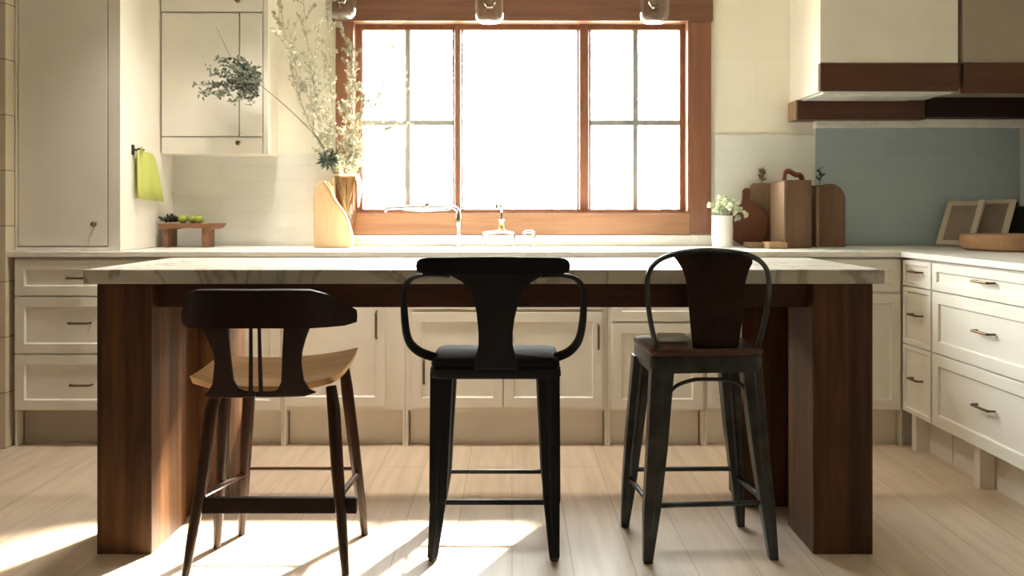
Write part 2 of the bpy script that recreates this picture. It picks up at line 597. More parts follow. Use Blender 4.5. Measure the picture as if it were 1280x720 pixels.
# ------------------------------------------------------------------ cabinet helpers
def panel(mapf, u0, u1, v0, v1, t=0.02, rail=0.055, rec=0.009):
    """shaker front in one closed piece: raised frame around a recessed field. mapf(u, v, d), d towards the room"""
    o = [(u0, v0), (u1, v0), (u1, v1), (u0, v1)]
    r = min(rail, (u1 - u0) * 0.3, (v1 - v0) * 0.3)
    i = [(u0 + r, v0 + r), (u1 - r, v0 + r), (u1 - r, v1 - r), (u0 + r, v1 - r)]
    q = 0.004
    i2 = [(u0 + r + q, v0 + r + q), (u1 - r - q, v0 + r + q), (u1 - r - q, v1 - r - q), (u0 + r + q, v1 - r - q)]
    vs = [mapf(u, v, 0) for u, v in o] + [mapf(u, v, t) for u, v in o] + [mapf(u, v, t) for u, v in i] + [mapf(u, v, t - rec) for u, v in i2]
    fs = [(3, 2, 1, 0), (12, 13, 14, 15)]
    for k in range(4):
        l = (k + 1) % 4
        fs += [(k, l, l + 4, k + 4), (k + 4, l + 4, l + 8, k + 8), (k + 8, l + 8, l + 12, k + 12)]
    return MB().add(vs, fs)


def pull(mapf, u, v, length, d0, vertical=False, r=0.0055):
    h = length / 2
    pr = [(-h * 0.8, 0.0), (-h * 0.8, 0.026), (h * 0.8, 0.026), (h * 0.8, 0.0)]
    mb = MB()
    if vertical:
        f = lambda a, d: mapf(u, v + a, d0 + d)
    else:
        f = lambda a, d: mapf(u + a, v, d0 + d)
    mb.tube([f(-h * 0.75, -0.001), f(-h * 0.75, 0.020), f(-h * 0.68, 0.028), f(h * 0.68, 0.028), f(h * 0.75, 0.020), f(h * 0.75, -0.001)],
            [r * 0.8, r * 0.8, r, r, r * 0.8, r * 0.8], 8)
    return mb


def knob(mapf, u, v, d0, r=0.016):
    mb = MB()
    rings = []
    for (rr, d) in ((0.006, -0.001), (0.006, 0.012), (r, 0.016), (r, 0.024), (r * 0.6, 0.030)):
        rings.append([mapf(u + rr * math.cos(a), v + rr * math.sin(a), d0 + d) for a in [2 * math.pi * k / 14 for k in range(14)]])
    return mb.stack(rings)


YF = 3.70   # plane of the back cabinets' carcass
back = lambda u, v, d: Vector((u, YF - d, v))
XF = 1.85   # plane of the right cabinets' carcass
right = lambda u, v, d: Vector((XF - d, u, v))


def base_cabinet(label, x0, x1, fronts, group=None, toe='cream'):
    t = thing('base_cabinet', label, 'cabinet', ((x0 + x1) / 2, (YF + YB) / 2, 0), group)
    # carcass with its recessed plinth as one profile swept along x
    prof = [(YF, 0.169), (YF, 0.889), (YB - 0.03, 0.889), (YB - 0.03, 0.169)]
    MB().plate([(x0, y, z) for y, z in prof], (x1 - x0, 0, 0)).build('body', M['cream'], t, bevel=0.002)
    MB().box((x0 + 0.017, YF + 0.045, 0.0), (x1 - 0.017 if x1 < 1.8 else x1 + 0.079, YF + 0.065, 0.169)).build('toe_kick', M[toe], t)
    for a in (x0, x1 - 0.012):
        MB().box((a, YF - 0.002, 0), (a + 0.012, YF + 0.045, 0.169)).build('foot', M['cream'], t, bevel=0.002)
    for fr in fronts:
        kind, a, b, c, d = fr[:5]
        p = panel(back, a, b, c, d, rail=0.045).build(kind, M['cream_door'], t, bevel=0.0015)
        for hd in fr[5:]:
            if hd[0] == 'h':
                pull(back, hd[1], hd[2], hd[3], 0.011 if kind == 'drawer' else 0.02).build('handle', M['bronze'], p, smooth=True)
            elif hd[0] == 'v':
                pull(back, hd[1], hd[2], hd[3], 0.02, True).build('handle', M['bronze'], p, smooth=True)
    return t


bx = lambda x: (x - 640) / 265.0
bz = lambda y: CH - (y - 265) / 265.0
base_cabinet('cream base cabinet with three drawers at the far left end, below the tall cupboard', -2.345, -1.66, [
    ('drawer', -2.335, -1.67, bz(369), bz(325), ('h', bx(100), bz(347), 0.13)),
    ('drawer', -2.335, -1.67, bz(441), bz(371), ('h', bx(102), bz(403), 0.13)),
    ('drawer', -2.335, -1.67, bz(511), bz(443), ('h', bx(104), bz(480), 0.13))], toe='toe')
base_cabinet('cream base cabinet behind the wooden bar stool with the golden seat', -1.659, -1.079, [
    ('door', -1.645, -1.372, bz(511), bz(325), ('v', -1.40, 0.62, 0.15)),
    ('door', -1.368, -1.092, bz(511), bz(325), ('v', -1.34, 0.62, 0.15))])
base_cabinet('cream base cabinet with upright pull, between wooden stool and black stool', -1.078, -0.504, [
    ('door', -1.067, bx(482), bz(507), bz(325), ('v', bx(472), bz(405), 0.17))])
base_cabinet('wide cream sink cabinet with two doors behind the black middle stool', -0.503, 0.450, [
    ('drawer_front', -0.470, 0.425, bz(386), bz(325)),
    ('door', -0.470, bx(628.5), bz(508), bz(390), ('v', bx(531), bz(463), 0.15)),
    ('door', bx(630), 0.425, bz(508), bz(390), ('v', bx(747), bz(420), 0.15))])
base_cabinet('cream base cabinet just left of the gunmetal stool, beside the sink cabinet', 0.451, 0.907, [
    ('drawer', 0.470, 0.895, bz(401), bz(325), ('h', 0.68, bz(360), 0.13)),
    ('door', 0.470, 0.895, bz(510), bz(404), ('v', 0.865, bz(428), 0.14))])
base_cabinet('cream base cabinet hidden partly by the gunmetal stool and island leg', 0.908, 1.402, [
    ('drawer', 0.920, 1.39, bz(401), bz(325), ('h', 1.15, bz(360), 0.13)),
    ('drawer', 0.920, 1.39, bz(455), bz(404), ('h', 1.15, bz(428), 0.13)),
    ('drawer', 0.920, 1.39, bz(510), bz(458), ('h', 1.15, bz(480), 0.13))])
base_cabinet('cream corner base cabinet seen right of the island, under the counter corner', 1.403, 1.845, [
    ('drawer', 1.415, 1.826, bz(364), bz(324), ('h', 1.58, bz(345), 0.12)),
    ('door', 1.415, 1.826, bz(511), bz(367), ('v', 1.47, bz(400), 0.14))])


def side_cabinet(label, y0, y1, rail, hw, foot, group=None):
    t = thing('drawer_cabinet', label, 'cabinet', ((XF + XR) / 2, (y0 + y1) / 2, 0), group)
    MB().box((XF, y0, 0.172), (XR - 0.02, y1, 0.889)).build('body', M['cream'], t, bevel=0.002)
    MB().box((XF + 0.075, y0 + 0.001, 0.0), (XF + 0.095, y1 - 0.001 if y1 < 3.6 else 3.752, 0.172)).build('toe_kick', M['cream'], t)
    fy = foot
    MB().box((XF + 0.012, fy, 0), (XF + 0.074, fy + 0.042, 0.1715)).build('foot', M['cream'], t, bevel=0.002)
    for (a, b) in ((0.765, 0.882), (0.496, 0.760), (0.180, 0.491)):
        p = panel(right, y0 + 0.003, y1 - 0.003, a, b, rail=rail).build('drawer', M['cream_door'], t, bevel=0.0015)
        pull(right, (y0 + y1) / 2, (a + b) / 2 + 0.01, hw, 0.011).build('handle', M['bronze'], p, smooth=True)
    return t


side_cabinet('narrow cream three-drawer stack nearest the room corner on the right', 3.425, 3.676, 0.02, 0.11, 3.61)
side_cabinet('wide cream three-drawer cabinet in the right run, bronze bar pulls', 2.66, 3.42, 0.05, 0.15, 3.12)
side_cabinet('near end drawer cabinet of the right run at the picture edge', 1.90, 2.655, 0.05, 0.15, 2.36)

# ------------------------------------------------------------------ counters
ct = MB()
o_ = [(-2.362, 3.672), (1.822, 3.672), (1.822, 1.62), (XR - 0.016, 1.62), (XR - 0.016, YB - 0.032), (-2.362, YB - 0.032)]
ct.plate([(x, y, 0.893) for x, y in o_], (0, 0, 0.027))
single(ct, 'countertop', M['marble'], 'white stone L-shaped countertop running below the window and along the right wall', 'countertop', (0, 4.0, 0.893), bevel=0.004)

# ------------------------------------------------------------------ tall cupboard on the counter, left
t = thing('tall_cupboard', 'tall cream cupboard with one long door standing on the left counter', 'cupboard', (-2.1, 4.0, 0.92))
MB().box((-2.362, 3.745, 0.9215), (-1.862, YB - 0.001, HC - 0.002)).build('body', M['cream'], t, bevel=0.003)
fr_t = lambda u, v, d: Vector((u, 3.745 - d, v))
MB().box((-2.362, 3.726, 0.9215), (-2.351, 3.7445, HC - 0.002)).build('stile', M['cream_door'], t)
MB().box((-1.918, 3.726, 0.9215), (-1.862, 3.7445, HC - 0.002)).build('stile', M['cream_door'], t)
MB().box((-2.3505, 3.726, 0.9215), (-1.9185, 3.7445, 0.938)).build('rail', M['cream_door'], t)
dd = MB().box((-2.346, 3.727, 0.944), (-1.925, 3.744, HC - 0.03)).build('door', M['cream_door'], t, bevel=0.002)
knob(fr_t, (119 - 640) / 263.0, CH - 15 / 263.0, 0.018, 0.012).build('knob', M['bronze'], dd, smooth=True)

# upper wall cabinet
t = thing('wall_cabinet', 'cream wall cabinet left of the window with small round knobs', 'cabinet', (-1.57, 4.24, 1.41))
UY = 4.165
MB().box((-1.858, UY, 1.41), (-1.287, YB - 0.001, HC - 0.002)).build('body', M['cream'], t, bevel=0.003)
up = lambda u, v, d: Vector((u, UY - d, v))
ux = lambda x: (x - 640) / 236.5
uz = lambda y: CH - (y - 265) / 236.5
MB().box((ux(329.5), UY - 0.022, 1.411), (-1.288, UY - 0.0005, HC - 0.004)).build('stile', M['cream_door'], t)
MB().box((-1.852, UY - 0.022, 1.506), (ux(298.0), UY - 0.0005, 2.156)).build('door', M['cream_door'], t, bevel=0.002)
MB().box((ux(300.0), UY - 0.022, 1.506), (ux(328), UY - 0.0005, 2.156)).build('door', M['cream_door'], t, bevel=0.002)
b1 = MB().box((-1.852, UY - 0.022, 1.413), (ux(328), UY - 0.0005, 1.499)).build('bottom_drawer', M['cream_door'], t, bevel=0.002)
b2 = MB().box((-1.852, UY - 0.030, 2.164), (ux(328), UY - 0.0005, HC - 0.02)).build('upper_door', M['cream_door'], t, bevel=0.002)
knob(up, ux(299), uz(179), 0.021, 0.013).build('knob', M['bronze'], b1, smooth=True)
knob(up, ux(299), uz(2), 0.029, 0.013).build('knob', M['bronze'], b2, smooth=True)

# ------------------------------------------------------------------ range hood and neighbour
t = thing('range_hood', 'cream range hood with dark wooden band over the blue tiles', 'range hood', (1.87, 4.1, 1.60))
MB().box((1.53, 3.915, 1.705), (2.215, YB - 0.001, HC - 0.002)).build('body', M['cream'], t, bevel=0.003)
MB().box((1.53, 3.893, 1.845), (2.215, 3.914, HC - 0.002)).build('front_panel', M['cream_door'], t, bevel=0.002)
MB().box((1.527, 3.885, 1.705), (2.215, 3.914, 1.843)).build('wood_band', M['hoodwood'], t, bevel=0.003)
fl = MB().plate([(1.56, 3.93, 1.697), (2.20, 3.93, 1.697), (2.10, 4.18, 1.697), (1.545, 4.18, 1.697)], (0, 0, 0.0075)).build('filter', M['steel'], t)
for a, b in ((1.64, 1.72), (1.77, 1.81)):
    MB().box((a, 3.935, 1.691), (b, 3.955, 1.697)).build('lamp_cover', M['ceramic'], fl, bevel=0.001)
MB().box((1.53, 4.20, 1.600), (2.215, YB - 0.002, 1.704)).build('back_rail', M['hoodwood'], t, bevel=0.002)
MB().box((1.520, 4.196, 1.600), (1.5295, YB - 0.002, 1.704)).build('lit_end', M['boardpale'], t)  # paler wood paints the window light on the rail's left end
t = thing('wall_cabinet', 'taupe wall cabinet right of the hood, dark wooden band below', 'cabinet', (2.51, 4.1, 1.705))
MB().box((2.238, 3.915, 1.72), (XR - 0.002, YB - 0.001, HC - 0.002)).build('body', M['taupe'], t, bevel=0.002)
MB().box((2.238, 3.893, 1.845), (XR - 0.004, 3.914, HC - 0.004)).build('door', M['taupe'], t, bevel=0.002)
MB().box((2.238, 3.885, 1.695), (XR - 0.004, 3.914, 1.843)).build('wood_band', M['hoodwood'], t, bevel=0.002)
MB().box((2.222, 4.20, 1.613), (XR - 0.004, YB - 0.003, 1.719)).build('back_rail', M['darkwood'], t)

# ------------------------------------------------------------------ island
t = thing('kitchen_island_base', 'dark walnut island base of thick board posts under a marble top', 'kitchen island', (-0.09, 2.83, 0))
for (a, b, c, d) in ((-1.34, -1.163, 2.53, 2.80), (0.972, 1.165, 2.53, 2.76), (-1.20, -1.06, 2.94, 3.12), (0.862, 1.15, 2.94, 3.12)):
    MB().box((a, c, 0), (b, d, 0.873)).build('post', M['island'], t, bevel=0.003)
MB().box((-1.26, 2.801, 0.0), (-1.175, 2.939, 0.873)).build('side_panel', M['island'], t, bevel=0.002)
MB().box((1.03, 2.761, 0.0), (1.14, 2.939, 0.873)).build('side_panel', M['island'], t, bevel=0.002)
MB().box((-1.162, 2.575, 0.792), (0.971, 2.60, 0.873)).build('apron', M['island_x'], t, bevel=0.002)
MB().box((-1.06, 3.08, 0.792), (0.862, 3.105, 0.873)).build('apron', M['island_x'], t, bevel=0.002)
single(MB().box((-1.376, 2.515, 0.874), (1.196, 3.17, 0.92)), 'island_worktop', M['marble_island'],
       'long grey-veined marble slab on top of the walnut island base', 'worktop', (-0.09, 2.84, 0.874), bevel=0.003)


# ------------------------------------------------------------------ stool one: wood
def lerp(a, b, t):
    return a + (b - a) * t


def PP(pts, ya, yb, Ya, Yb):
    """outline measured in the picture, laid on a plane that leans from depth Ya (at height ya) to Yb"""
    return [P(x, y, lerp(Ya, Yb, (y - ya) / (yb - ya))) for x, y in pts]


t = thing('bar_stool', 'wooden bar stool with dark curved backrest and golden scooped seat', 'bar stool', (-0.77, 2.54, 0))
# backrest band: stations along its curve (offset from centre, depth, top, bottom)
cx = -0.7735
st = [(-0.268, 2.505, 0.800, 0.750), (-0.24, 2.452, 0.835, 0.748), (-0.205, 2.395, 0.862, 0.750), (-0.167, 2.355, 0.874, 0.753), (-0.09, 2.332, 0.877, 0.756),
      (0, 2.325, 0.877, 0.757), (0.09, 2.332, 0.877, 0.756), (0.167, 2.355, 0.874, 0.753), (0.205, 2.395, 0.857, 0.750), (0.24, 2.452, 0.826, 0.746), (0.268, 2.505, 0.797, 0.750)]
rings = []
for i, (dx, Y, zt, zb) in enumerate(st):
    a, b = st[max(i - 1, 0)], st[min(i + 1, len(st) - 1)]
    tx, ty = b[0] - a[0], b[1] - a[1]
    l = math.hypot(tx, ty)
    nx, ny = -ty / l * 0.012, tx / l * 0.012
    X = cx + dx
    rings.append([Vector((X - nx, Y - ny, zb + 0.004)), Vector((X + nx, Y + ny, zb + 0.004)), Vector((X + nx * 1.1, Y + ny * 1.1, (zt + zb) / 2)),
                  Vector((X + nx, Y + ny, zt - 0.004)), Vector((X, Y, zt)), Vector((X - nx, Y - ny, zt - 0.004)), Vector((X - nx * 1.2, Y - ny * 1.2, (zt + zb) / 2)), ])
MB().stack(rings).build('backrest', M['darkwood'], t, smooth=True)
left_splat = [(252, 409), (259, 425), (266, 440), (267.5, 455), (265, 480), (260, 489), (253, 494), (262, 498), (300, 497.5), (318, 497), (318, 490.5), (304, 489.5), (297, 486), (291, 475), (288, 450), (284, 409)]
right_splat = [(354, 409), (352.5, 440), (351, 478), (346, 488), (340, 490), (319, 490.5), (319, 497), (345, 497), (380, 496), (395, 491), (386, 487), (379, 475), (376, 455), (377, 440), (381, 425), (387, 409)]
for o in (left_splat, right_splat):
    MB().plate(PP(o, 405, 497, 2.345, 2.412), (0, 0.014, 0)).build('splat', M['darkwood'], t, bevel=0.003)
for xa, xb in ((313.5, 313.5), (324, 326)):
    MB().tube([P(xa, 408, 2.352), P(xb, 492, 2.414)], [0.005, 0.0068], 10).build('spindle', M['darkwood'], t, smooth=True)
# scooped seat
NU, NV = 14, 10
top, bot = [], []
for j in range(NV + 1):
    v = j / NV
    for i in range(NU + 1):
        u = i / NU
        s = 2 * u - 1
        rear = (1 - v) ** 3
        X = lerp(-1.012 - 0.01 * rear, -0.532, u) - (0.032 * rear * max(s, 0)) + 0.006 * rear * max(-s, 0)
        Y = lerp(2.425, 2.73, v) + 0.045 * (s * s) * rear - 0.012 * s * s * v
        Z = 0.566 + 0.036 * v ** 1.5 + 0.022 * (abs(s) ** 2.2) - 0.012 * math.exp(-((v - .45) / .3) ** 2) * (1 - s * s) + 0.012 * s * v
        top.append(Vector((X, Y, Z)))
        bot.append(Vector((cx + (X - cx) * 0.97, 2.58 + (Y - 2.58) * 0.95, Z - 0.024)))
fs = []
W = NU + 1
N = len(top)
for j in range(NV):
    for i in range(NU):
        a = j * W + i
        fs.append((a, a + 1, a + 1 + W, a + W))
        fs.append((a + N, a + N + W, a + N + W + 1, a + N + 1))
bd = [i for i in range(W)] + [j * W + NU for j in range(1, NV + 1)] + [NV * W + i for i in range(NU - 1, -1, -1)] + [j * W for j in range(NV - 1, 0, -1)]
for k in range(len(bd)):
    a, b = bd[k], bd[(k + 1) % len(bd)]
    fs.append((a, a + N, b + N, b))
MB().add(top + bot, fs).build('seat', M['seatwood'], t, smooth=True)
NL = (Vector((-0.925, 2.47, 0.556)), Vector((-0.993, 2.385, 0)))
NR = (Vector((-0.570, 2.47, 0.556)), Vector((-0.506, 2.385, 0)))
FL = (Vector((-0.886, 2.655, 0.575)), Vector((-0.926, 2.685, 0)))
FR = (Vector((-0.567, 2.655, 0.575)), Vector((-0.504, 2.685, 0)))
ML = (Vector((-0.923, 2.53, 0.556)), Vector((-0.971, 2.58, 0)))
at = lambda L, z: L[0].lerp(L[1], (L[0].z - z) / (L[0].z - L[1].z))
for L in (NL, NR, FL, FR, ML):
    a, b = L
    pts = [a, a.lerp(b, 0.12), a.lerp(b, 0.45), a.lerp(b, 0.8), b]
    if L is NL or L is NR:
        s = 1 if L is NL else -1
        pts[1] = pts[1] + Vector((-0.006 * s, -0.012, 0))
    MB().tube(pts, [0.017, 0.0205, 0.020, 0.0165, 0.012], 12).build('leg', M['legwood'], t, smooth=True)
a = at(NL, 0.2)
MB().box((-0.968, 2.412, 0.176), (-0.478, 2.432, 0.224)).build('footrest', M['darkwood'], t, bevel=0.003)
MB().tube([at(FL, 0.23), at(FR, 0.23)], 0.0065, 8).build('stretcher', M['legwood'], t, smooth=True)
MB().tube([at(NL, 0.226), at(FL, 0.212)], 0.010, 8).build('stretcher', M['legwood'], t, smooth=True)
MB().tube([at(NR, 0.226), at(FR, 0.212)], 0.010, 8).build('stretcher', M['legwood'], t, smooth=True)


# ------------------------------------------------------------------ metal stool helpers
def tleg(stations):
    """folded sheet-metal leg: (x, y, z, half width x, half width y) from top to foot"""
    rr = []
    for x, y, z, hx, hy in stations:
        rr.append([Vector((x - hx, y - hy, z)), Vector((x - hx * 0.25, y - hy, z)), Vector((x, y - hy * 1.18, z)), Vector((x + hx * 0.25, y - hy, z)),
                   Vector((x + hx, y - hy, z)), Vector((x + hx, y + hy, z)), Vector((x - hx, y + hy, z))])
    return MB().stack(rr)


# ------------------------------------------------------------------ stool two: black, arms
t = thing('bar_stool', 'matt black metal bar stool with looped arms, in the middle', 'bar stool', (-0.055, 2.64, 0))
for s, xt, xm, xb in ((-1, -0.227, -0.236, -0.2515), (1, 0.1175, 0.1265, 0.1345)):
    for (yt, ym, yb, far) in ((2.545, 2.51, 2.49, 0), (2.745, 2.775, 2.79, 1)):
        sh = -0.008 if (far and s < 0) else (0.003 if far else 0)
        lg = tleg([(xt, yt, 0.585, 0.036, 0.030), (xm + sh * 0.6, ym, 0.19, 0.0275, 0.022), (xm + sh * 0.6, ym, 0.175, 0.0255, 0.021), (xb + sh, yb, 0.012, 0.0165, 0.015)]).build('leg', M['black'], t, bevel=0.003)
        MB().lathe((xb + sh, yb, 0), [(0.014, 0), (0.015, 0.006), (0.012, 0.013)], 12).build('rubber_foot', M['rubber'], lg)
MB().box((-0.240, 2.50, 0.170), (0.130, 2.512, 0.186)).build('footrest', M['black'], t, bevel=0.002)
MB().box((-0.240, 2.768, 0.180), (0.130, 2.778, 0.194)).build('stretcher', M['black'], t, bevel=0.002)
for x in (-0.242, 0.130):
    MB().box((x - 0.004, 2.515, 0.172), (x + 0.004, 2.77, 0.188)).build('stretcher', M['black'], t, bevel=0.002)
# seat pan with skirt: rings from the bottom up
sx, sy = -0.0535, 2.645


def rr_rect(cx_, cy_, hx, hy, z, r=0.03, n=4):
    out = []
    for (qx, qy, a0) in ((1, 1, 0), (-1, 1, 90), (-1, -1, 180), (1, -1, 270)):
        for k in range(n + 1):
            a = math.radians(a0 + 90 * k / n)
            out.append(Vector((cx_ + qx * (hx - r) + r * math.cos(a), cy_ + qy * (hy - r) + r * math.sin(a), z)))
    return out


MB().stack([rr_rect(sx, sy, 0.206, 0.140, 0.571), rr_rect(sx, sy, 0.212, 0.144, 0.578), rr_rect(sx, sy, 0.210, 0.143, 0.602), rr_rect(sx, sy, 0.204, 0.138, 0.607)]).build('seat_frame', M['black'], t, smooth=True)
MB().stack([rr_rect(sx, sy, 0.204, 0.138, 0.6075), rr_rect(sx, sy, 0.2075, 0.142, 0.613), rr_rect(sx, sy, 0.206, 0.141, 0.628), rr_rect(sx, sy, 0.196, 0.132, 0.634)]).build('seat', M['blackpad'], t, smooth=True)
bk = [(526, 338), (545, 343), (563, 345), (577, 352), (587, 362), (592, 374), (595.5, 391), (598, 415), (598, 432), (594, 447), (592, 462), (648, 462), (645, 447), (641, 432), (641, 415), (643.5, 397), (648, 379), (654, 365), (664, 353), (677, 345.5), (690, 343), (706, 338), (706, 330), (526, 330)]
MB().plate(PP(bk, 330, 462, 2.425, 2.494), (0, 0.006, 0)).build('backrest', M['black'], t, bevel=0.002)
hr = [(519.5, 333), (520.5, 327), (525, 323.5), (534, 322), (616, 321), (698, 322), (707, 323.5), (712, 327.5), (713, 334), (711, 340), (702, 343), (616, 345), (530, 343), (521.5, 340)]
MB().plate(PP(hr, 321, 345, 2.412, 2.412), (0, 0.026, 0)).build('headrest', M['blackpad'], t, bevel=0.004, seg=3)
for side in (-1, 1):
    if side < 0:
        q = [(562, 345, 2.432), (535, 344, 2.44), (517, 347, 2.45), (507, 357, 2.46), (505, 375, 2.47), (506, 400, 2.49), (509, 420, 2.51), (515, 432, 2.53), (527, 441, 2.55), (545, 447, 2.57)]
    else:
        q = [(676, 345, 2.432), (700, 344, 2.44), (717, 347, 2.45), (727, 357, 2.46), (729.5, 375, 2.47), (728.5, 400, 2.49), (725, 420, 2.51), (719, 432, 2.53), (709, 441, 2.55), (694, 447, 2.57)]
    pth = smooth_path([P(*a) for a in q], 4)
    n = len(pth)
    rd = [lerp(0.0065, 0.0125, min(1, i / (n * 0.55))) for i in range(n)]
    MB().tube(pth, rd, 10, flat=(1.35, 0.85)).build('armrest', M['black'], t, smooth=True)

# ------------------------------------------------------------------ stool three: gunmetal, hoop back
t = thing('bar_stool', 'dark gunmetal bar stool with rounded hoop back and brown wooden seat', 'bar stool', (0.61, 2.6, 0))
L3 = {'NL': [(0.474, 2.485, 0.615, 0.036, 0.028), (0.456, 2.478, 0.35, 0.031, 0.025), (0.440, 2.474, 0.17, 0.0265, 0.022), (0.427, 2.472, 0, 0.0145, 0.014)],
      'NR': [(0.762, 2.510, 0.615, 0.031, 0.028), (0.789, 2.505, 0.35, 0.0255, 0.025), (0.812, 2.501, 0.17, 0.022, 0.022), (0.832, 2.498, 0, 0.0140, 0.014)],
      'FL': [(0.447, 2.695, 0.615, 0.033, 0.028), (0.425, 2.725, 0.35, 0.029, 0.025), (0.410, 2.743, 0.17, 0.024, 0.020), (0.396, 2.757, 0, 0.0135, 0.013)],
      'FR': [(0.745, 2.715, 0.615, 0.034, 0.028), (0.770, 2.735, 0.35, 0.029, 0.025), (0.790, 2.75, 0.17, 0.0235, 0.020), (0.803, 2.757, 0, 0.0130, 0.013)]}
for k, s_ in L3.items():
    tleg(s_).build('leg', M['gun'], t, bevel=0.003)
MB().tube([(0.455, 2.476, 0.178), (0.805, 2.502, 0.178)], 0.0085, 8).build('footrest', M['gun'], t, smooth=True)
MB().tube([(0.425, 2.742, 0.205), (0.778, 2.749, 0.205)], 0.0085, 8).build('stretcher', M['gun'], t, smooth=True)
MB().tube([(0.411, 2.730, 0.178), (0.438, 2.49, 0.178)], 0.009, 8).build('stretcher', M['gun'], t, smooth=True)
MB().tube([(0.788, 2.735, 0.178), (0.811, 2.515, 0.178)], 0.009, 8).build('stretcher', M['gun'], t, smooth=True)


def quad_ring(c, off, z):
    m = sum((Vector(p) for p in c), Vector((0, 0))) / 4
    o = []
    for i in range(4):
        p = Vector(c[i])
        pa, pb = Vector(c[i - 1]), Vector(c[(i + 1) % 4])
        r = 0.03
        a = p + (pa - p).normalized() * r
        b = p + (pb - p).normalized() * r
        for k in range(5):
            t_ = k / 4
            q = a.lerp(p, t_).lerp(p.lerp(b, t_), t_)
            q = m + (q - m) * off
            o.append(Vector((q.x, q.y, z)))
    return o


C3 = [(0.420, 2.735), (0.438, 2.452), (0.800, 2.480), (0.785, 2.76)]
MB().stack([quad_ring(C3, 0.99, 0.598), quad_ring(C3, 1.0, 0.61), quad_ring(C3, 1.0, 0.645), quad_ring(C3, 0.97, 0.652)]).build('seat_frame', M['gun'], t, smooth=True)
MB().stack([quad_ring(C3, 0.99, 0.6525), quad_ring(C3, 1.01, 0.658), quad_ring(C3, 1.01, 0.668), quad_ring(C3, 0.985, 0.674)]).build('seat', M['brownseat'], t, smooth=True)
MB().tube(smooth_path([P(834, 494, 2.49), P(846, 482, 2.49), P(866, 475, 2.495), (0.615, 2.497, 0.572), P(908, 475, 2.50), P(925, 480, 2.505), P(938, 494, 2.505)], 4), 0.0062, 8).build('brace', M['gun'], t, smooth=True)
hp = [(824, 446, 2.50), (818, 425, 2.49), (812, 395, 2.475), (809, 365, 2.46), (810, 345, 2.45), (817, 331, 2.44), (832, 321, 2.43), (855, 315, 2.422), (885, 313, 2.42), (915, 315, 2.422), (938, 320, 2.43), (953, 329, 2.44),
      (960, 343, 2.45), (961, 365, 2.465), (957, 395, 2.48), (950, 425, 2.50), (944, 447, 2.515)]
MB().tube(smooth_path([P(*a) for a in hp], 4), 0.0088, 10, flat=(1.4, 0.9)).build('back_hoop', M['gun'], t, smooth=True)
# splat, gently curved across: rows of points between its left and right edge
rows = [(315, 838, 935), (320, 842, 939), (328, 848, 941), (338, 854, 936), (352, 858, 932), (374, 860.5, 930), (405, 863, 927), (435, 866, 923), (458, 868, 920)]
tp, bt = [], []
K = 8
for (y, xa, xb) in rows:
    Yr = lerp(2.424, 2.505, (y - 315) / 143)
    for i in range(K + 1):
        s = 2 * i / K - 1
        x = lerp(xa, xb, i / K)
        yy = y - (2.5 * (1 - s * s) if y < 318 else 0)
        p = P(x, yy, Yr - 0.012 * (1 - s * s))
        tp.append(p)
        bt.append(p + Vector((0, 0.005, 0)))
fs = []
W = K + 1
N = len(tp)
R = len(rows) - 1
for j in range(R):
    for i in range(K):
        a = j * W + i
        fs.append((a, a + 1, a + 1 + W, a + W))
        fs.append((a + N, a + N + W, a + N + W + 1, a + N + 1))
bd = [i for i in range(W)] + [j * W + K for j in range(1, R + 1)] + [R * W + i for i in range(K - 1, -1, -1)] + [j * W for j in range(R - 1, 0, -1)]
for k in range(len(bd)):
    a, b = bd[k], bd[(k + 1) % len(bd)]
    fs.append((a, a + N, b + N, b))
MB().add(tp + bt, fs).build('backrest', M['gunback'], t, smooth=True)
# napkin on the seat
nk = [rr_rect(0.535, 2.62, 0.052 - 0.004 * abs(k - 1), 0.042 - 0.003 * abs(k - 1), 0.675 + 0.007 * k, 0.012) for k in range(4)]
single(MB().stack(nk), 'napkin', M['cloth'], 'small folded white napkin lying on the brown stool seat', 'napkin', (0.535, 2.62, 0.675), smooth=True)

# ------------------------------------------------------------------ pendants
for (x, yb, Y, lab) in ((427, 23, 2.86, 'leftmost'), (612, 29, 2.86, 'middle'), (818, 29, 2.86, 'rightmost')):
    b = P(x, yb, Y)
    t = thing('pendant_lamp', 'clear glass jar pendant lamp above the island, %s of the three' % lab, 'pendant lamp', b)
    r = 0.053
    MB().lathe(b, [(0.0, 0.004), (0.02, 0.001), (0.038, 0.004), (0.049, 0.016), (r, 0.038), (r, 0.13), (0.048, 0.155), (0.035, 0.168), (0.033, 0.168), (0.045, 0.153),
                   (r - 0.003, 0.128), (r - 0.003, 0.040), (0.046, 0.020), (0.036, 0.009), (0.02, 0.006), (0.0, 0.008)], 28).build('glass_shade', M['glass'], t, smooth=True)
    MB().lathe(b, [(0.037, 0.165), (0.038, 0.195), (0.018, 0.215), (0.006, 0.235)], 20).build('socket_cap', M['bronze'], t, smooth=True)
    bl = MB().lathe(b, [(0.0, 0.055), (0.012, 0.058), (0.021, 0.074), (0.021, 0.09), (0.013, 0.12), (0.012, 0.15), (0.012, 0.164)], 16).build('bulb', M['bulb'], t, smooth=True)
    MB().tube([b + Vector((-0.006, 0, 0.12)), b + Vector((-0.009, 0, 0.08)), b + Vector((0, 0, 0.068)), b + Vector((0.009, 0, 0.08)), b + Vector((0.006, 0, 0.12))], 0.0016, 6).build('filament', M['bronze'], bl)
    MB().tube([b + Vector((0, 0, 0.234)), Vector((b.x, b.y, HC - 0.02))], 0.003, 8).build('cord', M['cord'], t)
    MB().lathe((b.x, b.y, HC - 0.025), [(0.05, 0.024), (0.05, 0.012), (0.02, 0.0)], 20).build('ceiling_rose', M['bronze'], t, smooth=True)

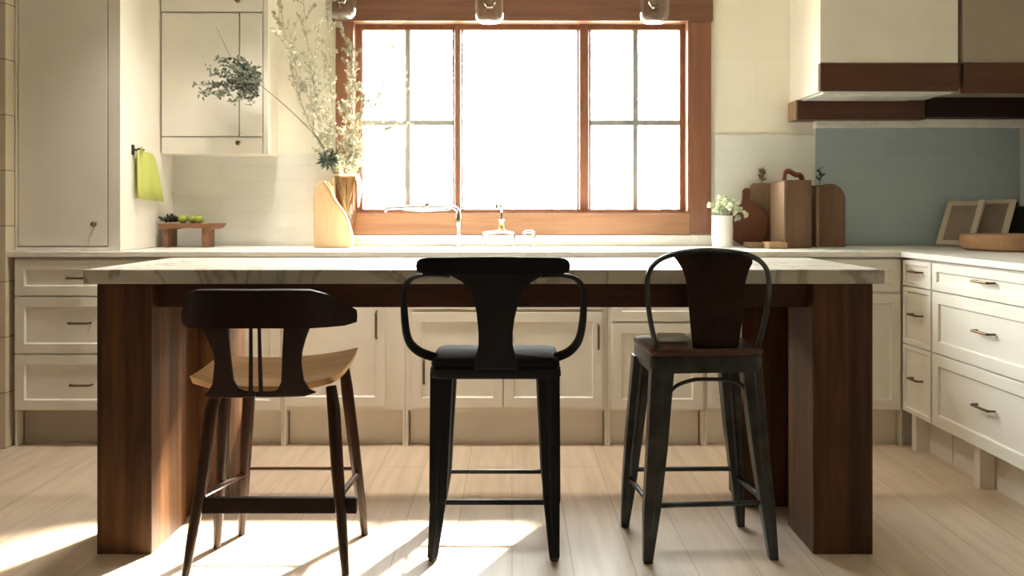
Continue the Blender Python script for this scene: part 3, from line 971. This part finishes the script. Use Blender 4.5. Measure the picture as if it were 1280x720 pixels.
# ------------------------------------------------------------------ faucets
Yf = 4.15
t = thing('bridge_faucet', 'brushed nickel bridge faucet with upright neck, centre of the window', 'faucet', (0.0, Yf, 0.92))
p = lambda x, y, Y=Yf: P(x, y, Y)
MB().tube(smooth_path([Vector((-0.152, Yf, 0.9205)), Vector((-0.152, Yf, 0.975)), Vector((-0.145, Yf, 0.991)), Vector((-0.13, Yf, 0.994)), Vector((-0.05, Yf, 1.000)), Vector((-0.01, Yf, 0.994)), Vector((0.008, Yf, 0.982)), Vector((0.012, Yf, 0.9205))], 4), 0.0085, 10).build('bridge', M['chrome'], t, smooth=True)
MB().lathe((-0.055, Yf, 0.998), [(0.026, 0), (0.022, 0.008), (0.015, 0.02), (0.013, 0.055), (0.016, 0.06), (0.009, 0.07)], 16).build('body', M['brass'], t, smooth=True)
MB().tube(smooth_path([(-0.055, Yf, 1.065), (-0.055, Yf, 1.11), (-0.058, Yf - 0.02, 1.135), (-0.068, Yf - 0.06, 1.150), (-0.078, Yf - 0.085, 1.143), (-0.08, Yf - 0.09, 1.125)], 4), 0.0085, 10).build('spout', M['chrome'], t, smooth=True)
t = thing('side_sprayer', 'small nickel hooked tap at the right of the bridge faucet', 'tap', (0.115, Yf, 0.92))
MB().lathe((0.118, Yf, 0.9205), [(0.016, 0), (0.014, 0.006), (0.008, 0.012), (0.008, 0.05)], 14).build('base', M['chrome'], t, smooth=True)
MB().tube(smooth_path([(0.118, Yf, 0.965), (0.116, Yf, 0.990), (0.10, Yf - 0.005, 1.000), (0.075, Yf - 0.012, 0.998), (0.062, Yf - 0.015, 0.990)], 4), 0.009, 10).build('spout', M['chrome'], t, smooth=True)
t = thing('swing_faucet', 'nickel faucet with long level spout reaching left below the window', 'faucet', (-0.284, 4.17, 0.92))
Yf2 = 4.17
MB().lathe((-0.284, Yf2, 0.9205), [(0.02, 0), (0.018, 0.006), (0.010, 0.014), (0.010, 0.10), (0.015, 0.115), (0.017, 0.15), (0.012, 0.175), (0.012, 0.19)], 16).build('post', M['chrome'], t, smooth=True)
MB().tube([(-0.284, Yf2, 1.105), (-0.30, Yf2, 1.124), (-0.33, Yf2, 1.132), (-0.50, Yf2 - 0.01, 1.132), (-0.66, Yf2 - 0.02, 1.124), (-0.675, Yf2 - 0.02, 1.108)], [0.0125, 0.0125, 0.011, 0.011, 0.011, 0.011], 10).build('spout', M['chrome'], t, smooth=True)
MB().tube([(-0.33, Yf2, 1.118), (-0.48, Yf2 - 0.01, 1.110), (-0.58, Yf2 - 0.015, 1.118)], [0.005, 0.006, 0.005], 8).build('brace', M['chrome'], t, smooth=True)
MB().lathe((-0.45, Yf2 - 0.008, 1.128), [(0.010, 0), (0.013, 0.01), (0.013, 0.02), (0.007, 0.03), (0.012, 0.036), (0.008, 0.042)], 12).build('valve', M['chrome'], t, smooth=True)

# ------------------------------------------------------------------ left counter items
t = thing('riser_bench', 'small dark wooden riser bench on the counter under the wall cabinet', 'riser', (-1.69, 4.15, 0.92))
pts = []
zt = 1.045
for x, z in ((-1.842, 1.036), (-1.835, 1.018), (-1.80, 1.012), (-1.77, 1.020), (-1.69, 1.022), (-1.61, 1.020), (-1.585, 1.012), (-1.56, 1.02), (-1.541, zt), (-1.62, zt), (-1.69, 1.041), (-1.78, zt), (-1.835, zt)):
    pts.append((x, 4.07, z))
MB().plate(pts, (0, 0.17, 0)).build('bench_top', M['benchwood'], t, bevel=0.003)
for x in (-1.80, -1.60):
    MB().box((x - 0.018, 4.085, 0.9205), (x + 0.006, 4.205, 1.02)).build('leg', M['benchwood'], t, bevel=0.003)
for i, (x, y) in enumerate(((-1.735, 4.13), (-1.685, 4.14), (-1.645, 4.12))):
    o = single(MB().ball((x, y, 1.0675), 0.023, s=(1.15, 1, 1)), 'lime', M['lime'],
               ['green lime on the riser bench, leftmost, beside the dark leafy sprigs', 'green lime in the middle of the three on the riser bench', 'green lime on the riser bench, rightmost of the three'][i], 'fruit', (x, y, 1.045), group='limes on the riser bench', smooth=True)


def leaf(mb, p, d, L, w, nrm=None):
    d = Vector(d).normalized()
    n = Vector(nrm) if nrm else Vector((random.uniform(-1, 1), random.uniform(-1, 1), random.uniform(-1, 1)))
    s = d.cross(n)
    if s.length < 1e-3:
        s = Vector((1, 0, 0))
    s.normalize()
    q = d.cross(s)
    p = Vector(p)
    mb.add([p, p + d * L * 0.3 + s * w, p + d * L * 0.7 + s * w * 0.8, p + d * L, p + d * L * 0.7 - s * w * 0.8, p + d * L * 0.3 - s * w, p + d * L * 0.4 + q * w * 0.35],
           [(0, 1, 6), (1, 2, 6), (2, 3, 6), (3, 4, 6), (4, 5, 6), (5, 0, 6)])


t = thing('herb_bundle', 'dark leafy herb bundle lying at the left of the riser bench', 'herbs', (-1.79, 4.16, 1.045))
MB().tube([(-1.835, 4.15, 1.052), (-1.80, 4.15, 1.060), (-1.765, 4.155, 1.056)], 0.005, 6).build('stem', M['leafdark'], t)
mb = MB()
for k in range(90):
    a = random.random()
    leaf(mb, (lerp(-1.838, -1.77, a), random.uniform(4.11, 4.19), random.uniform(1.05, 1.075)), (random.uniform(-1, 1), random.uniform(-1, 1), random.uniform(0, .9)), 0.03, 0.007)
mb.v = [Vector((max(v.x, -1.855), v.y, max(v.z, 1.047))) for v in mb.v]
mb.build('foliage', M['leafdark'], t)['kind'] = 'stuff'

# towel on its hook, on the flank of the tall cupboard
t = thing('hand_towel', 'lime green hand towel hanging on the flank of the tall cupboard', 'towel', (-1.85, 3.97, 1.18))
rings = []
ny = 28
zs = [1.405, 1.39, 1.33, 1.25, 1.172]
vs, fs = [], []
for j, z in enumerate(zs):
    f_ = j / (len(zs) - 1)
    for i in range(ny + 1):
        u = i / ny
        yy = lerp(3.845, lerp(4.00, 4.14, f_), u)
        dx = 0.014 + 0.008 * math.sin(u * 15 + 0.5) * (0.4 + 0.6 * f_)
        vs.append((-1.860 + dx + 0.008, yy, z - 0.004 * u * 3 * f_))
W = ny + 1
for j in range(len(zs) - 1):
    for i in range(ny):
        a = j * W + i
        fs.append((a, a + 1, a + 1 + W, a + W))
tw = MB().add(vs, fs).build('cloth', M['towel'], t, smooth=True)
md = tw.modifiers.new('thick', 'SOLIDIFY')
md.thickness = 0.004
MB().tube([(-1.8275, 3.862, 1.402), (-1.8275, 3.862, 1.425), (-1.8275, 3.872, 1.426), (-1.8275, 3.880, 1.402)], 0.0025, 6).build('hanging_loop', M['towel'], t)
t2 = thing('towel_hook', 'small black hook on the cupboard flank holding the green towel', 'hook', (-1.861, 3.85, 1.41))
MB().box((-1.8615, 3.835, 1.385), (-1.856, 3.855, 1.435)).build('plate', M['cord'], t2, bevel=0.001)
MB().tube([(-1.857, 3.846, 1.412), (-1.842, 3.846, 1.409), (-1.834, 3.850, 1.415), (-1.832, 3.90, 1.413)], 0.005, 8).build('arm', M['cord'], t2, smooth=True)

# pale board in front of the glass vase
ol = [(392, 304), (391.5, 245), (393, 233), (398, 227.5), (405, 226), (411, 228), (415, 234), (418, 245), (423, 253), (430, 262), (436, 273), (440, 287), (441, 304)]
Yb_ = 4.03
sc = 0.184 / (42 * Yb_ / F)
o_pts = [P(x, y, Yb_) for x, y in ol]
zmin = min(q.z for q in o_pts)
zmax = max(q.z for q in o_pts)
o_pts = [Vector((q.x, q.y, 0.9205 + (q.z - zmin) / (zmax - zmin) * (zmax - 0.9205))) for q in o_pts]
t = thing('cutting_board', 'pale maple cutting board with curved edge in front of the glass vase', 'cutting board', (-0.93, 4.04, 0.92))
MB().plate(o_pts, (0, 0.028, 0)).build('board', M['boardlight'], t, bevel=0.006, seg=3)
# scooped hollow: a raised lip following the curve
lip = smooth_path([P(405, 228, Yb_ - 0.002), P(412, 236, Yb_ - 0.002), P(417, 248, Yb_ - 0.002), P(427, 261, Yb_ - 0.002), P(434, 274, Yb_ - 0.002), P(437, 290, Yb_ - 0.002)], 4)
MB().tube(lip, 0.006, 8).build('rim', M['boardlight'], t, smooth=True)
VC = Vector((-0.887, 4.185, 0.92))
t = thing('glass_vase', 'tapering smoky glass vase holding tall blossom branches beside the window', 'vase', VC)
MB().lathe(VC, [(0.0, 0.001), (0.032, 0.001), (0.036, 0.02), (0.052, 0.12), (0.071, 0.22), (0.082, 0.30), (0.080, 0.355), (0.071, 0.378), (0.067, 0.378), (0.076, 0.352), (0.078, 0.30), (0.067, 0.22), (0.048, 0.12), (0.032, 0.025), (0.0, 0.02)], 28).build('body', M['vaseglass'], t, smooth=True)
MB().lathe(VC, [(0.066, 0.376), (0.070, 0.374), (0.0735, 0.380), (0.070, 0.386), (0.066, 0.383)], 28).build('rim', M['ceramic'], t, smooth=True)

def in_vase(mb):
    """stems stay inside the bore of the vase"""
    for q in mb.v:
        h = q.z - VC.z
        if h < 0.40:
            lim = lerp(0.028, 0.060, min(1, max(0, h / 0.3)))
            d = Vector((q.x - VC.x, q.y - VC.y))
            if d.length > lim:
                d *= lim / d.length
                q.x, q.y = VC.x + d.x, VC.y + d.y


# branches
def branch(label, pts, nb, nbl, spread, group='blossom branches in the glass vase', mat='blossom', size=0.010, r0=0.0032, seed=0):
    rnd = random.Random(seed)
    nb = int(nb * 1.7)
    path = smooth_path(pts, 5)
    base = path[0]
    t = thing('blossom_branch', label, 'branch', base, group)
    n = len(path)
    mb = MB()
    mb.tube(path, [lerp(r0, 0.0012, i / n) for i in range(n)], 5)
    tips = []
    for k in range(nb):
        i = int(lerp(n * 0.30, n - 2, k / max(nb - 1, 1)))
        d = (path[i + 1] - path[i - 1]).normalized()
        e = (d * 0.7 + Vector((rnd.uniform(-1, 1), rnd.uniform(-0.35, 0.3), rnd.uniform(-0.4, 1)))).normalized()
        L = rnd.uniform(0.4, 1.0) * spread
        q = path[i] + e * L * 0.5 + Vector((0, 0, 0.012))
        w = path[i] + e * L
        mb.tube([path[i], q, w], [0.0016, 0.0013, 0.0009], 4)
        tips.append((path[i], q, w))
    for q in mb.v:
        q.y = min(q.y, 4.275)
    in_vase(mb)
    mb.build('stem', M['twig'], t)
    bl = MB()
    for k in range(int(nbl * 4)):
        a, b, c = rnd.choice(tips)
        u = rnd.random()
        pnt = (a.lerp(b, u * 2) if u < 0.5 else b.lerp(c, u * 2 - 1)) + Vector((rnd.uniform(-1, 1), rnd.uniform(-1, 1), rnd.uniform(-1, 1))) * 0.008
        pnt.y = min(pnt.y, 4.262)
        ax = Vector((rnd.uniform(-1, 1), rnd.uniform(-1, 0.3), rnd.uniform(-1, 1))).normalized()
        s = ax.orthogonal().normalized()
        w = ax.cross(s)
        s0 = size * rnd.uniform(0.6, 1.2)
        vs, fs = [pnt], []
        for m in range(5):
            an = 2 * math.pi * m / 5
            d1 = s * math.cos(an - 0.45) + w * math.sin(an - 0.45)
            d2 = s * math.cos(an + 0.45) + w * math.sin(an + 0.45)
            vs += [pnt + d1 * s0 * 0.8 + ax * s0 * 0.35, pnt + (s * math.cos(an) + w * math.sin(an)) * s0 + ax * s0 * 0.5, pnt + d2 * s0 * 0.8 + ax * s0 * 0.35]
            fs += [(0, 1 + 3 * m, 2 + 3 * m), (0, 2 + 3 * m, 3 + 3 * m)]
        bl.add(vs, fs)
    for q in bl.v:
        q.y = min(q.y, 4.27)
    bl.build('blossoms', M[mat], t)['kind'] = 'stuff'
    return t


def vb(dx=0.0, dy=0.0):
    return VC + Vector((dx * 0.4, dy * 0.4, 0.06))


def mouth(dx, dy=0.0):
    return VC + Vector((dx, dy, 0.375))


bl = [('blossom branch leaning furthest left over the cream wall beside the cabinet', -0.05, [(385, 150, 4.12), (360, 70, 4.05), (350, -10, 4.0)], 12, 75, 0.17),
      ('blossom branch rising over the cream wall just right of the wall cabinet', -0.04, [(398, 140, 4.15), (385, 60, 4.1), (378, -20, 4.05)], 12, 80, 0.17),
      ('blossom branch rising straight along the left edge of the window casing', -0.02, [(415, 130, 4.18), (412, 60, 4.15), (405, -20, 4.1)], 10, 65, 0.12),
      ('blossom branch forking up between the wall cabinet and the casing, nearest the room', -0.045, [(400, 150, 4.02), (372, 95, 3.93), (362, 40, 3.88)], 12, 70, 0.16),
      ('slender blossom branch over the cream wall, its tip near the left pendant', -0.03, [(405, 150, 4.06), (392, 95, 3.98), (398, 40, 3.93)], 11, 65, 0.13),
      ('tall blossom branch in front of the left window casing', 0.01, [(432, 140, 4.2), (440, 80, 4.2), (425, 30, 4.18)], 12, 110, 0.09),
      ('thick blossom branch at the right edge of the left window casing', 0.02, [(438, 150, 4.2), (444, 110, 4.2), (442, 55, 4.2)], 12, 100, 0.085),
      ('short blossom branch low in front of the left window casing', 0.03, [(440, 185, 4.2), (452, 150, 4.2), (455, 118, 4.2)], 9, 70, 0.08),
      ('blossom branch arching over the upper left window panes', 0.04, [(452, 160, 4.18), (480, 110, 4.15), (500, 62, 4.1)], 12, 90, 0.14),
      ('blossom branch reaching right to the second column of panes', 0.045, [(458, 165, 4.16), (505, 115, 4.08), (545, 75, 4.0)], 10, 55, 0.13),
      ('low blossom branch bending right below the glazing bar', 0.05, [(455, 190, 4.16), (480, 168, 4.1), (508, 155, 4.05)], 7, 35, 0.07)]
for k, (lab, dx, pts, nb, nbl, sp) in enumerate(bl):
    branch(lab, [vb(-dx), mouth(dx)] + [P(*q) for q in pts], nb, nbl, sp, seed=k + 3)

# long bare branch with a dark eucalyptus cluster at its end
t = thing('eucalyptus_branch', 'long bare branch reaching left, dark leaf cluster in front of the cabinet', 'branch', VC + Vector((-0.01, 0.02, 0.06)))
pth = smooth_path([VC + Vector((0.02, 0.02, 0.06)), mouth(-0.055, -0.02), P(402, 180, 4.10), P(365, 140, 4.02), P(325, 106, 3.94)], 5)
mb = MB().tube(pth, [0.0032] * (len(pth) - 4) + [0.0025, 0.002, 0.002, 0.0018], 5)
rnd = random.Random(5)
hub = P(325, 106, 3.94)
ends = []
for (x, y) in ((246, 106), (258, 84), (272, 72), (312, 130), (296, 112), (255, 108), (262, 92), (278, 80), (292, 73), (305, 74), (318, 84), (300, 122), (288, 130), (270, 120), (250, 118), (285, 100), (305, 100)):
    e = P(x, y, 3.94 + rnd.uniform(-0.06, 0.06))
    mid = hub.lerp(e, 0.5) + Vector((0, 0, 0.01))
    mb.tube([hub, mid, e], [0.002, 0.0016, 0.001], 4)
    ends.append((hub, mid, e))
e = P(270, 33, 3.92)
mb.tube([P(290, 74, 3.94), P(279, 52, 3.93), e], [0.0014, 0.0012, 0.001], 4)
in_vase(mb)
mb.build('stem', M['leaf'], t)
bl_ = MB()
for k in range(900):
    a, b, c = rnd.choice(ends)
    u = rnd.uniform(0.25, 1.0)
    q = (a.lerp(b, u * 2) if u < 0.5 else b.lerp(c, u * 2 - 1)) + Vector((rnd.uniform(-1, 1), rnd.uniform(-2, 2), rnd.uniform(-1, 1))) * 0.012
    leaf(bl_, q, (rnd.uniform(-1, 0.6), rnd.uniform(-.6, .6), rnd.uniform(-0.8, 1)), rnd.uniform(0.016, 0.03), rnd.uniform(0.004, 0.007))
bl_.build('leaves', M['leaf'], t)['kind'] = 'stuff'
# dark star of leaves and low greenery at the vase mouth
t = thing('leaf_sprig', 'dark star-shaped leaf sprig at the left of the vase mouth', 'sprig', P(412, 218, 4.12))
mb = MB().tube([VC + Vector((-0.02, -0.03, 0.30)), P(413, 215, 4.13), P(410, 200, 4.11)], 0.0026, 5)
in_vase(mb)
mb.build('stem', M['leafdark'], t)
lf = MB()
for k in range(16):
    a = 2 * math.pi * k / 16
    leaf(lf, P(410, 200, 4.11), (math.cos(a), rnd.uniform(-.5, .4), math.sin(a) * 0.8), rnd.uniform(0.05, 0.075), 0.008, (0.2, -1, 0.3))
lf.build('leaves', M['leafdark'], t)
t = thing('greenery_tuft', 'low pale green leafy tuft filling the glass vase mouth', 'greenery', mouth(0))
mb = MB()
for k in range(12):
    a = rnd.uniform(0, 6.28)
    mb.tube([mouth(0.02 * math.cos(a), 0.02 * math.sin(a)) - Vector((0, 0, 0.12)), mouth(0.055 * math.cos(a), 0.05 * math.sin(a)), mouth(0.11 * math.cos(a), 0.06 * math.sin(a)) + Vector((0, 0, rnd.uniform(0.03, 0.09)))], 0.0015, 4)
for q in mb.v:
    q.y = min(q.y, 4.27)
in_vase(mb)
mb.build('stem', M['twig'], t)
lf = MB()
for k in range(150):
    a = rnd.uniform(0, 6.28)
    r = rnd.uniform(0.02, 0.11)
    leaf(lf, mouth(r * math.cos(a), r * 0.5 * math.sin(a)) + Vector((0, 0, r * 0.7 + rnd.uniform(0, 0.03))), (math.cos(a), math.sin(a) * 0.5, rnd.uniform(-0.2, 1)), 0.028, 0.005)
for q in lf.v:
    q.y = min(q.y, 4.27)
lf.build('leaves', M['petal'], t)['kind'] = 'stuff'

# ------------------------------------------------------------------ right of the window
W2 = Vector((1.105, 4.12, 0.9205))
t = thing('ceramic_vase', 'slim white ceramic vase with small white flowers right of the window', 'vase', W2)
MB().lathe(W2, [(0.0, 0), (0.045, 0), (0.052, 0.01), (0.055, 0.08), (0.052, 0.14), (0.054, 0.165), (0.050, 0.166), (0.047, 0.14), (0.046, 0.03), (0.0, 0.02)], 24).build('body', M['ceramic'], t, smooth=True)
t = thing('flower_bunch', 'bunch of small white and pale green flowers in the ceramic vase', 'flowers', W2 + Vector((0, 0, 0.1)))
mb = MB()
fl_ = MB()
for k in range(26):
    a = rnd.uniform(0, 6.28)
    r = rnd.uniform(0.0, 0.105)
    e = W2 + Vector((0.02 + r * math.cos(a), min(r * 0.9 * math.sin(a), 0.12), 0.19 + rnd.uniform(0.0, 0.09) - r * 0.35))
    mb.tube([W2 + Vector((0.01 * math.cos(a), 0.01 * math.sin(a), 0.05)), W2 + Vector((0.03 * math.cos(a), 0.03 * math.sin(a), 0.166)), e], 0.0014, 4)
    for m in range(16):
        leaf(fl_, e, (rnd.uniform(-1, 1), rnd.uniform(-1, 1), rnd.uniform(-1, 1)), rnd.uniform(0.016, 0.028), 0.010)
mb.build('stem', M['leaf'], t)
fl_.build('petals', M['petal'], t)['kind'] = 'stuff'

# boards against the tiles
# red brown paddle board
cxp, czp, rp = 1.275, 1.038, 0.112
pts = []
for k in range(21):
    a = math.radians(108 + (432 - 108) * k / 20)
    pts.append((cxp + rp * math.cos(a), max(czp + (rp + 0.004) * math.sin(a), 0.9215)))
pts += [(cxp + 0.012, 1.172), (cxp + 0.016, 1.215), (cxp + 0.008, 1.232), (cxp - 0.012, 1.235), (cxp - 0.028, 1.222), (cxp - 0.03, 1.172)]
single(MB().plate([(x, 4.235, z) for x, z in pts], (0, 0.018, 0)), 'paddle_board', M['boardred'], 'round red-brown paddle board with short handle behind the white vase', 'cutting board', (cxp, 4.24, 0.92), bevel=0.003)
# pale tall board behind
single(MB().plate([(1.30, 4.275, 0.9205), (1.452, 4.275, 0.9205), (1.452, 4.275, 1.245), (1.440, 4.275, 1.262), (1.315, 4.275, 1.262), (1.30, 4.275, 1.245)], (0, 0.018, 0)), 'cutting_board', M['boardpale'],
       'pale faded rectangular board leaning on tiles behind the paddle board', 'cutting board', (1.38, 4.28, 0.92), bevel=0.003)
t = thing('butcher_block', 'thick oak butcher block standing on edge, left of the arched board', 'cutting board', (1.465, 4.11, 0.92))
MB().box((1.40, 4.0, 0.9205), (1.53, 4.22, 1.268)).build('block', M['boardmid'], t, bevel=0.006)
MB().box((1.388, 4.004, 0.9205), (1.3995, 4.216, 1.262)).build('pale_side', M['boardpale'], t, bevel=0.003)  # left side of the block, in a paler wood than its front
MB().tube(smooth_path([(1.415, 4.08, 1.267), (1.418, 4.08, 1.305), (1.44, 4.08, 1.318), (1.475, 4.08, 1.300), (1.50, 4.08, 1.296), (1.512, 4.08, 1.267)], 4), 0.014, 8, flat=(1, 1)).build('handle', M['boardred'], t, smooth=True)
pts = [(1.60, 0.9205), (1.762, 0.9205), (1.762, 1.17)] + [(1.682 + 0.08 * math.cos(math.radians(a)), 1.17 + 0.085 * math.sin(math.radians(a))) for a in range(10, 120, 12)] + [(1.63, 1.248), (1.60, 1.245)]
t = thing('cutting_board', 'brown oak board with arched top, rightmost of the boards', 'cutting board', (1.68, 4.16, 0.92))
MB().plate([(x, 4.14, z) for x, z in pts], (0, 0.06, 0)).build('board', M['boardmid'], t, bevel=0.005)
MB().box((1.583, 4.08, 0.9205), (1.598, 4.20, 1.235)).build('pale_side', M['boardpale'], t, bevel=0.003)  # left side of the arched board, paler than its face
for i, (x, z0, hgt, lab) in enumerate(((1.365, 1.262, 0.075, 'tiny dried sprig on top of the pale faded board'), (1.635, 1.252, 0.08, 'tiny dark sprig on top of the arched brown board'))):
    yy = (4.284, 4.165)[i]
    t = thing('dried_sprig', lab, 'sprig', (x, yy, z0))
    mb = MB()
    mb.tube([(x, yy, z0), (x + 0.004, yy, z0 + hgt * 0.5), (x - 0.006, yy, z0 + hgt)], [0.003, 0.0025, 0.002], 5)
    mb.build('stem', M['leaf'], t)
    lf = MB()
    for k in range(18):
        leaf(lf, (x, yy, z0 + rnd.uniform(0.2, 0.95) * hgt), (rnd.uniform(-1, 1), rnd.uniform(-0.5, 0.2), rnd.uniform(0, 1)), 0.03, 0.006)
    for q in lf.v:
        q.y = min(q.y, 4.303)
    lf.build('leaves', M['boardmid' if i == 0 else 'leafdark'], t)
# flat little boards
single(MB().box((1.215, 4.02, 0.9205), (1.285, 4.12, 0.948)), 'wooden_coaster_stack', M['boardpale'], 'short tan wooden slab lying beside the white vase foot', 'board', (1.25, 4.07, 0.92), bevel=0.004)
single(MB().box((1.29, 3.94, 0.9205), (1.386, 4.06, 0.952)), 'wooden_slab', M['boardlight'],
       'pale wooden slab lying flat in front of the paddle board', 'board', (1.34, 4.0, 0.92), bevel=0.005)


# picture frames leaning
def leaning_frame(label, x, y, w, h, yaw, lean):
    t = thing('picture_frame', label, 'picture frame', (x, y, 0.9215))
    z0 = 0.929
    m = Matrix.Rotation(math.radians(yaw), 4, 'Z') @ Matrix.Rotation(math.radians(-lean), 4, 'X')
    def tr(mb):
        mb.v = [m @ p + Vector((x, y, z0)) for p in mb.v]
        return mb
    tr(frame_ring(MB(), -w / 2, w / 2, 0, h, -0.012, 0.006, 0.026)).build('frame', M['framewood'], t)
    tr(MB().box((-w / 2 + 0.022, -0.002, 0.022), (w / 2 - 0.022, 0.003, h - 0.022))).build('picture', M['print'], t)
    tr(MB().box((-0.02, 0.0065, 0.02), (0.02, 0.010, h * 0.8))).build('back_stay', M['framewood'], t)
    return t


leaning_frame('pale picture frame leaning back on the right counter, left one of two', 2.315, 4.105, 0.18, 0.275, -52, 34)
leaning_frame('pale picture frame on the right counter, partly behind the wooden tray', 2.468, 4.09, 0.18, 0.285, -52, 34)
single(MB().lathe((2.39, 3.76, 0.9205), [(0.0, 0), (0.18, 0), (0.205, 0.012), (0.215, 0.04), (0.213, 0.072), (0.205, 0.078), (0.198, 0.070), (0.188, 0.03), (0.0, 0.022)], 48), 'wooden_tray', M['traywood'],
       'large round turned wooden tray on the right counter before the frames', 'tray', (2.39, 3.76, 0.92), smooth=True)
t = thing('cooking_pot', 'black pot half hidden behind the round wooden tray', 'pot', (2.67, 4.235, 0.92))
MB().lathe((2.714, 4.225, 0.9205), [(0.0, 0), (0.054, 0), (0.066, 0.02), (0.068, 0.13), (0.064, 0.195), (0.04, 0.215), (0.0, 0.22)], 24).build('body', M['black'], t, smooth=True)
MB().lathe((2.714, 4.225, 1.1395), [(0.01, 0), (0.016, 0.012), (0.010, 0.022), (0.0, 0.024)], 12).build('lid_knob', M['black'], t, smooth=True)

# ------------------------------------------------------------------ outdoors
o = MB().box((-60, YB + 0.4, -0.9), (60, 120, -0.6)).build('ground', M['ground'])
o['kind'] = 'structure'


def tree(label, x, y, h, seed):
    rnd = random.Random(seed)
    mb = MB()

    def grow(p, d, L, r, n):
        q = p + d * L
        mid = p.lerp(q, 0.5) + Vector((rnd.uniform(-1, 1), rnd.uniform(-1, 1), 0)) * L * 0.06
        mb.tube([p, mid, q], [r, r * 0.85, r * 0.7], 6)
        if n == 0:
            return
        for k in range(3 if n > 1 else 4):
            e = (d * 0.9 + Vector((rnd.uniform(-1, 1), rnd.uniform(-1, 1), rnd.uniform(-0.1, 0.7))) * 0.75).normalized()
            grow(p.lerp(q, rnd.uniform(0.55, 1.0)), e, L * rnd.uniform(0.55, 0.8), r * 0.55, n - 1)
    grow(Vector((x, y, -0.65)), Vector((0, 0, 1)), h * 0.42, h * 0.02, 4)
    return single(mb, 'bare_tree', M['bark'], label, 'tree', (x, y, -0.62), group='bare trees beyond the window')


tree('bare pale tree beyond the centre window pane, left of the middle', 0.0, 22, 9, 1)
tree('bare pale tree beyond the centre pane, right of the upright faucet', 1.1, 27, 9, 2)
tree('bare pale tree beyond the right-hand window panes', 5.2, 26, 10, 3)
tree('bare pale tree beyond the left-hand window panes', -3.6, 26, 9, 4)

# ------------------------------------------------------------------ light
w = bpy.data.worlds.new('sky')
S.world = w
w.use_nodes = True
nt = w.node_tree
bg = nt.nodes['Background']
tc = nt.nodes.new('ShaderNodeTexCoord')
sp = nt.nodes.new('ShaderNodeSeparateXYZ')
nt.links.new(tc.outputs['Generated'], sp.inputs[0])
r = nt.nodes.new('ShaderNodeValToRGB')
r.color_ramp.elements[0].position = 0.0
r.color_ramp.elements[0].color = (1.0, 0.97, 0.90, 1)
r.color_ramp.elements[1].position = 0.6
r.color_ramp.elements[1].color = (0.92, 0.96, 1.0, 1)
nt.links.new(sp.outputs['Z'], r.inputs[0])
nt.links.new(r.outputs[0], bg.inputs['Color'])
bg.inputs['Strength'].default_value = 15

sd = bpy.data.lights.new('sun', 'SUN')
sd.energy = 22
sd.angle = math.radians(3)
sd.color = (1.0, 0.90, 0.77)
so = bpy.data.objects.new('sun', sd)
COL.objects.link(so)
d = Vector((-0.53, -1.0, -1.02)).normalized()
so.rotation_euler = d.to_track_quat('-Z', 'Y').to_euler()
so.location = (6, 14, 12)


def portal(x0, x1, z0, z1, y, face):
    l = bpy.data.lights.new('window_daylight', 'AREA')
    l.shape = 'RECTANGLE'
    l.size = x1 - x0
    l.size_y = z1 - z0
    l.cycles.is_portal = True
    o = bpy.data.objects.new('window_daylight', l)
    COL.objects.link(o)
    o.location = ((x0 + x1) / 2, y, (z0 + z1) / 2)
    o.rotation_euler = Vector((0, face, 0)).to_track_quat('-Z', 'Z').to_euler()


portal(HX0, HX1, HZ0, HZ1, YB + 0.2, -1)
for h in REAR:
    portal(h[0], h[1], h[2], h[3], YR - 0.2, 1)

# added fill lamps, out of view over the aisle, to brighten the cabinets
for i, (x, lab) in enumerate(((-1.2, 'left'), (-0.15, 'right'))):
    t = thing('added_fill_lamp', 'unseen fill lamp added above the aisle behind the island, %s one of two' % lab, 'fill light', (x, 3.38, HC), 'added fill lamps over the aisle')
    MB().lathe((x, 3.38, HC - 0.012), [(0.045, 0.0115), (0.047, 0.002), (0.052, 0.0), (0.060, 0.002), (0.062, 0.0115)], 24).build('trim_ring', M['chrome'], t, smooth=True)
    l = bpy.data.lights.new('added_fill', 'SPOT')
    l.energy = 46
    l.spot_size = math.radians(105)
    l.spot_blend = 0.8
    l.shadow_soft_size = 0.08
    l.color = (1.0, 0.93, 0.83)
    lo = bpy.data.objects.new('added_fill', l)
    COL.objects.link(lo)
    lo.location = (x, 3.38, HC - 0.03)

# ------------------------------------------------------------------ camera
cd = bpy.data.cameras.new('camera')
cam = bpy.data.objects.new('camera', cd)
COL.objects.link(cam)
cam.location = (0, 0, CH)
cam.rotation_euler = (math.pi / 2, 0, 0)
cd.sensor_width = 36
cd.lens = F / 1280 * 36
cd.shift_y = -(360 - 265) / 1280
cd.clip_start = 0.05
cd.clip_end = 300
cd.dof.use_dof = True
cd.dof.focus_distance = 2.5
cd.dof.aperture_fstop = 5.0
S.camera = cam

S.view_settings.view_transform = 'Standard'
S.view_settings.look = 'None'
S.view_settings.gamma = 1.0
S.view_settings.exposure = 1.46
S.view_settings.use_curve_mapping = False
S.cycles.use_denoising = True
S.cycles.max_bounces = 12
S.cycles.diffuse_bounces = 8
S.cycles.transparent_max_bounces = 24
S.cycles.caustics_reflective = False
S.cycles.caustics_refractive = False
S.cycles.sample_clamp_indirect = 8
